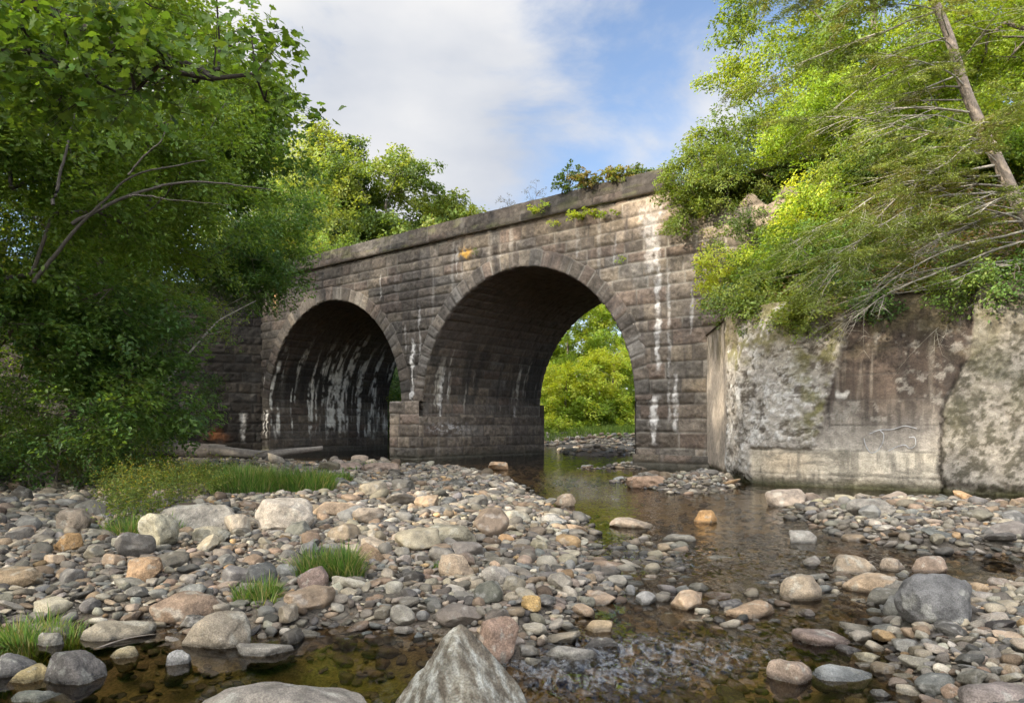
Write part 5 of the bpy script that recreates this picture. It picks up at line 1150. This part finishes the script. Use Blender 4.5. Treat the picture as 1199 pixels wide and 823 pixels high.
# flowering weeds patch
rs = np.random.RandomState(3); acc = Acc()
for (px, py, rx, ry, n) in [(190, 590, 1.1, 1.2, 130), (170, 606, .6, .7, 60), (152, 632, .3, .4, 30), (150, 572, 1.4, 1.2, 100), (262, 575, .7, .6, 20), (120, 566, 1.2, 1.2, 60), (60, 556, 2.2, 1.0, 60)]:
    x0, y0 = G(px, py, .15)
    for _ in range(n):
        a = rs.uniform(0, 6.28); r = math.sqrt(rs.rand()); x, y = x0 + rx * r * math.cos(a), y0 + ry * r * math.sin(a); z = ground_z(x, y); h = rs.uniform(.3, .75)
        tip = np.array([x + rs.normal(0, .08), y + rs.normal(0, .08), z + h]); V, F = seg_tubes([[x, y, z]], [tip], [.004], [.002], 3); acc.add(V, F, np.array([.10, .13, .04]))
        m = 26; t = rs.rand(m) ** .7; P = np.array([x, y, z])[None] * (1 - t[:, None]) + tip[None] * t[:, None] + rs.normal(0, .06, (m, 3))
        N_ = rs.normal(0, .5, (m, 3)) + [0, 0, 1]; N_ /= np.linalg.norm(N_, axis=1)[:, None]
        c = np.array([(.11, .17, .04), (.15, .21, .045), (.20, .22, .055)])[rs.randint(0, 3, m)] * rs.uniform(.7, 1.3, (m, 1))
        fl = (t > .8) & (rs.rand(m) < .5); c[fl] = [.50, .38, .05]
        V, F, C = leaves(P, N_, rs.normal(size=(m, 3)), np.where(fl, .028, .06), c, rs, 'rhomb', .4); acc.add(V, F, C)
V, F, C = acc.get(); o = mesh_np('weeds', V, F, C, M_GRASS); tag(o, 'yellow flowered weeds covering the left part of the gravel bar', 'weeds', kind='stuff')
# far bank grass
rs = np.random.RandomState(4); n = 22000; x = rs.uniform(-4, 17, n); y = 62 + 9 * rs.rand(n) ** .8; 
V, F, C = blades(0, 0, n, 1, 1, .75, 5, [(.12, .18, .035), (.15, .21, .04), (.09, .15, .03)], lambda a, b: a * 0, w=.03); V = V.reshape(n, 8, 3)
b0 = V[:, 0:2].mean(1); V = V - np.stack([b0[:, 0], b0[:, 1], 0 * b0[:, 0]], 1)[:, None] + np.stack([x, y, terrain(x, y)], 1)[:, None]
o = mesh_np('far_bank_grass', V.reshape(-1, 3), F, C, M_GRASS); tag(o, 'sunlit grass along the far bank seen through the arch', 'grass', kind='stuff')
# leaf litter / low cover on the left bank and on the slope
rs = np.random.RandomState(8); n = 60000; x = rs.uniform(-22, -6, n); y = rs.uniform(3, 38, n); z = terrain(x, y); kp = z > .35; x, y, z = x[kp], y[kp], z[kp]; n = len(x)
N_ = rs.normal(0, .4, (n, 3)) + [0, 0, 1]; N_ /= np.linalg.norm(N_, axis=1)[:, None]; c = np.array([(.04, .07, .02), (.07, .11, .03), (.10, .07, .03), (.05, .085, .022)])[rs.randint(0, 4, n)]
V, F, C = leaves(np.stack([x, y, z + rs.exponential(.12, n)], 1), N_, rs.normal(size=(n, 3)), .11, c, rs, 'oval'); o = mesh_np('undergrowth', V, F, C, M_LEAF); tag(o, 'low leafy undergrowth on the left bank', 'undergrowth', kind='stuff')
n = 170000; x = rs.uniform(6, 24, n); y = rs.uniform(14, 30, n); rf = right_fill(x, y); kp = rf > .5; x, y = x[kp], y[kp]; kp = n2(x, y, .7, 3, 9) > -.6; x, y = x[kp], y[kp]; z = terrain(x, y); n = len(x)
N_ = rs.normal(0, .4, (n, 3)) + [0, 0, 1]; N_ /= np.linalg.norm(N_, axis=1)[:, None]; c = np.array([(.06, .09, .02), (.09, .13, .03), (.16, .11, .05), (.12, .16, .03)])[rs.randint(0, 4, n)]
V, F, C = leaves(np.stack([x, y, z + rs.exponential(.22, n)], 1), N_, rs.normal(size=(n, 3)), .11, c, rs, 'oval'); o = mesh_np('undergrowth', V, F, C, M_LEAF); tag(o, 'low leafy growth on the earthen slope above the wall', 'undergrowth', kind='stuff')

# ---- dead wood
def log(name, pts, r0, r1, col, label, seed, stubs=(), cat='log', rough=.16):
    pts = np.array(pts, float); L = np.concatenate([[0], np.cumsum(np.linalg.norm(np.diff(pts, axis=0), axis=1))]); n = max(8, int(L[-1] / .10)); u = np.linspace(0, L[-1], n)
    P = np.stack([np.interp(u, L, pts[:, k]) for k in range(3)], 1)
    for k in range(3): P[2:-2, k] = np.convolve(P[:, k], np.ones(5) / 5, 'valid')
    P += np.stack([n2(u, u * 0 + k, .8, 2, seed + k) for k in range(3)], 1) * r0 * .3
    rr = np.linspace(r0, r1, n); V, F = tube_line(P, rr, 14); ax = np.repeat(P, 14, 0); ang = np.tile(np.arange(14) / 14 * 6.283, n)
    f = fbm(np.stack([np.cos(ang) * 2.2, np.sin(ang) * 2.2, np.repeat(u, 14) * .8], 1), 3, seed, .6); V = ax + (V - ax) * (1 + rough * f * 1.6)[:, None]
    C = np.array(col)[None] * (1 + .5 * fbm(np.stack([np.cos(ang) * 4, np.sin(ang) * 4, np.repeat(u, 14) * .5], 1), 3, seed + 4))[:, None]
    acc = Acc(); acc.add(V, F, C)
    for e in (0, n - 1):
        idx = np.arange(14) + e * 14; c = V[idx].mean(0); acc.add(np.concatenate([V[idx], [c]]), np.stack([np.arange(14), (np.arange(14) + 1) % 14, np.full(14, 14)], 1), np.array(col) * .8)
    for s in stubs:
        V, F = tube_line(s[0], np.linspace(s[1], s[1] * .4, len(s[0])), 7); acc.add(V, F, np.array(col))
    V, F, C = acc.get(); loc = pts[0]; o = mesh_np(name, V - loc, F, np.clip(C, .01, 1), M_BARK); o.location = loc; tag(o, label, cat); return o
def g3(px, py, Y): return tuple(AT(px, py, Y))
log('fallen_log', [g3(150, 522, 30), g3(205, 526, 30), g3(265, 531, 30)], .44, .34, (.15, .13, .115), 'thick weathered grey log lying before the wing wall', 301, [([g3(200, 524, 29.8), g3(190, 517, 29.5)], .06)])
log('fallen_log', [g3(245, 527, 29.2), g3(310, 532, 29.4), g3(378, 525, 30.2)], .22, .10, (.19, .17, .15), 'thinner pale log continuing right from the thick log', 302, [([g3(300, 531, 29.2), g3(320, 526, 29.0)], .03)])
log('fallen_log', [g3(240, 545, 30.4), g3(300, 547, 30.6), g3(372, 543, 31)], .20, .10, (.09, .08, .07), 'half buried dark log beneath the pale log', 303)
log('fallen_tree', [g3(98, 490, 22), g3(120, 508, 22), g3(155, 520, 22.5)], .24, .30, (.24, .21, .18), 'leaning grey dead trunk in the thicket left of the logs', 304)
log('dead_branch', [g3(-8, 515, 16), g3(14, 506, 16), g3(46, 499, 16)], .05, .015, (.36, .31, .25), 'bare pale limb poking in from the left edge', 305, cat='branch')
log('dead_branch', [g3(192, 452, 20), g3(222, 412, 20), g3(255, 375, 20.3), g3(300, 352, 20.6)], .04, .012, (.30, .27, .24), 'long bare branch slanting up before the dark wing wall', 306,
    [([g3(222, 412, 20), g3(215, 400, 20), g3(212, 385, 20)], .012), ([g3(240, 392, 20.1), g3(262, 388, 20.2), g3(275, 380, 20)], .010), ([g3(258, 373, 20.3), g3(262, 360, 20.3), g3(290, 345, 20.3)], .010)], cat='branch')
log('driftwood_stick', [g3(330, 717, 6.1), g3(385, 696, 6.5), g3(440, 679, 7.0)], .014, .006, (.27, .23, .19), 'thin stick lying across the cobbles below the bright grass tuft', 307, cat='stick')
log('driftwood_stick', [g3(110, 760, 5.1), g3(150, 745, 5.3), g3(182, 742, 5.4)], .007, .003, (.2, .17, .14), 'thin dark twig at the left rim of the pool', 308, cat='stick')

# ---- unseen trees beyond the frame, added and scaled to shade river and bridge
src = [o for o in bpy.data.objects if o.type == 'EMPTY' and o.name.startswith('ash_tree')][0]
for i, (x, y, rz, sc) in enumerate([(-20, 19.5, 1.0, 1.45), (-27, 17, 3.6, 1.6), (-29, 26, 2.2, 1.3), (-19, 12.5, 1.0, 1.25), (-19, 5, 2.0, 1.3), (-17, -4, .4, 1.3), (-13, -14, 3.0, 1.2), (-26, 9, 4.0, 1.3), (-26, -1, 5.0, 1.3)]):
    copy_thing(src, (x, y, ground_z(x, y)), rz, sc, 'unseen tree added outside the left edge of the picture to shade the river', 'added shade trees left of the picture')

# ------------------------------------------------------------------ camera, sun, sky
cam = bpy.data.cameras.new('camera'); cam.sensor_width = 36; cam.lens = FPX / 1199 * 36; cam.shift_y = 88.5 / 1199; cam.clip_end = 6000; cam.clip_start = .05
co = bpy.data.objects.new('camera', cam); COL.objects.link(co); co.location = (0, 0, CAMH); co.rotation_euler = (math.radians(90), 0, 0); scene.camera = co
TOSUN = Vector((-.84, -.50, 0)).normalized(); EL = math.radians(25)
TOSUN = Vector((TOSUN.x * math.cos(EL), TOSUN.y * math.cos(EL), math.sin(EL)))
sl = bpy.data.lights.new('sun', 'SUN'); sl.energy = 4.2; sl.angle = math.radians(.9); sl.color = (1, .90, .74)
so = bpy.data.objects.new('sun', sl); COL.objects.link(so); so.rotation_euler = TOSUN.to_track_quat('Z', 'Y').to_euler()
w = bpy.data.worlds.new('World'); scene.world = w; w.use_nodes = True; nt = w.node_tree; nt.nodes.clear()
out = nt.nodes.new('ShaderNodeOutputWorld'); bg = nt.nodes.new('ShaderNodeBackground'); bg.inputs[1].default_value = .080
sky = nt.nodes.new('ShaderNodeTexSky'); sky.sky_type = 'NISHITA'; sky.sun_disc = False; sky.sun_elevation = EL; sky.sun_rotation = math.atan2(TOSUN.x, TOSUN.y); sky.air_density = 1.0; sky.dust_density = .6; sky.ozone_density = 1.6
tc = nt.nodes.new('ShaderNodeTexCoord'); mp = nt.nodes.new('ShaderNodeMapping'); mp.inputs['Scale'].default_value = (1, 1, 2.0); mp.inputs['Location'].default_value = (.62, .4, 2.3)
nt.links.new(tc.outputs['Generated'], mp.inputs[0])
n1 = nt.nodes.new('ShaderNodeTexNoise'); n1.inputs['Scale'].default_value = 3.4; n1.inputs['Detail'].default_value = 7; n1.inputs['Roughness'].default_value = .58; n1.inputs['Distortion'].default_value = .35
nt.links.new(mp.outputs[0], n1.inputs['Vector'])
def dirmask(vec, lo, hi):
    d = nt.nodes.new('ShaderNodeVectorMath'); d.operation = 'DOT_PRODUCT'; v = Vector(vec).normalized(); d.inputs[1].default_value = v
    nt.links.new(tc.outputs['Generated'], d.inputs[0]); m_ = nt.nodes.new('ShaderNodeMapRange'); m_.interpolation_type = 'SMOOTHSTEP'; m_.inputs[1].default_value = lo; m_.inputs[2].default_value = hi
    nt.links.new(d.outputs['Value'], m_.inputs[0]); return m_.outputs[0]
def math_(op, a, b):
    m_ = nt.nodes.new('ShaderNodeMath'); m_.operation = op
    for k, v in enumerate((a, b)):
        if isinstance(v, (int, float)): m_.inputs[k].default_value = v
        else: nt.links.new(v, m_.inputs[k])
    return m_.outputs[0]
def pxdir(px, py): return ((px - 599.5) / FPX, 1, (500 - py) / FPX)
ma = dirmask(pxdir(300, -10), .90, .99); mb = dirmask(pxdir(775, 90), .985, .9985); mc = dirmask((-.6, -.8, .75), .05, .8); md = dirmask(pxdir(480, 190), .965, .998)
v = math_('ADD', n1.outputs['Fac'], math_('MULTIPLY', ma, .30)); v = math_('ADD', v, math_('MULTIPLY', mb, .13)); v = math_('ADD', v, math_('MULTIPLY', mc, .18)); v = math_('ADD', v, math_('MULTIPLY', md, .05))
cm = nt.nodes.new('ShaderNodeMapRange'); cm.interpolation_type = 'SMOOTHSTEP'; cm.inputs[1].default_value = .52; cm.inputs[2].default_value = .82; nt.links.new(v, cm.inputs[0])
n2_ = nt.nodes.new('ShaderNodeTexNoise'); n2_.inputs['Scale'].default_value = 3.4; n2_.inputs['Detail'].default_value = 5; nt.links.new(mp.outputs[0], n2_.inputs['Vector'])
br = math_('ADD', math_('MULTIPLY', n2_.outputs['Fac'], 1.0), math_('MULTIPLY', mc, .9)); br = math_('SUBTRACT', br, math_('MULTIPLY', md, .34)); br = math_('ADD', br, math_('MULTIPLY', ma, .26))
cr = nt.nodes.new('ShaderNodeValToRGB'); cr.color_ramp.elements[0].position = .25; cr.color_ramp.elements[0].color = (.56, .61, .71, 1); cr.color_ramp.elements[1].position = .75; cr.color_ramp.elements[1].color = (1, .985, .97, 1)
nt.links.new(br, cr.inputs[0])
SKYB = 4.6
cs = nt.nodes.new('ShaderNodeVectorMath'); cs.operation = 'SCALE'; nt.links.new(cr.outputs[0], cs.inputs[0])
nt.links.new(math_('ADD', math_('MULTIPLY', mc, 34.0), SKYB), cs.inputs['Scale'])  # unseen cloud behind the camera boosted as added fill light
mx = nt.nodes.new('ShaderNodeMix'); mx.data_type = 'RGBA'; nt.links.new(cm.outputs[0], mx.inputs[0]); nt.links.new(cs.outputs[0], mx.inputs[7])
sk = nt.nodes.new('ShaderNodeVectorMath'); sk.operation = 'MULTIPLY'; sk.inputs[1].default_value = (1.14, 1.08, 1.09); nt.links.new(sky.outputs[0], sk.inputs[0]); nt.links.new(sk.outputs[0], mx.inputs[6])
nt.links.new(mx.outputs[2], bg.inputs[0]); nt.links.new(bg.outputs[0], out.inputs[0])
scene.view_settings.view_transform = 'Standard'; scene.view_settings.look = 'None'; scene.view_settings.gamma = 1; scene.view_settings.exposure = 1.45
scene.view_settings.use_curve_mapping = False
scene.render.engine = 'CYCLES'
c = scene.cycles; c.max_bounces = 8; c.diffuse_bounces = 4; c.glossy_bounces = 3; c.transmission_bounces = 4; c.transparent_max_bounces = 10; c.caustics_reflective = False; c.caustics_refractive = False; c.use_adaptive_sampling = True; c.adaptive_threshold = .02
c.use_denoising = True
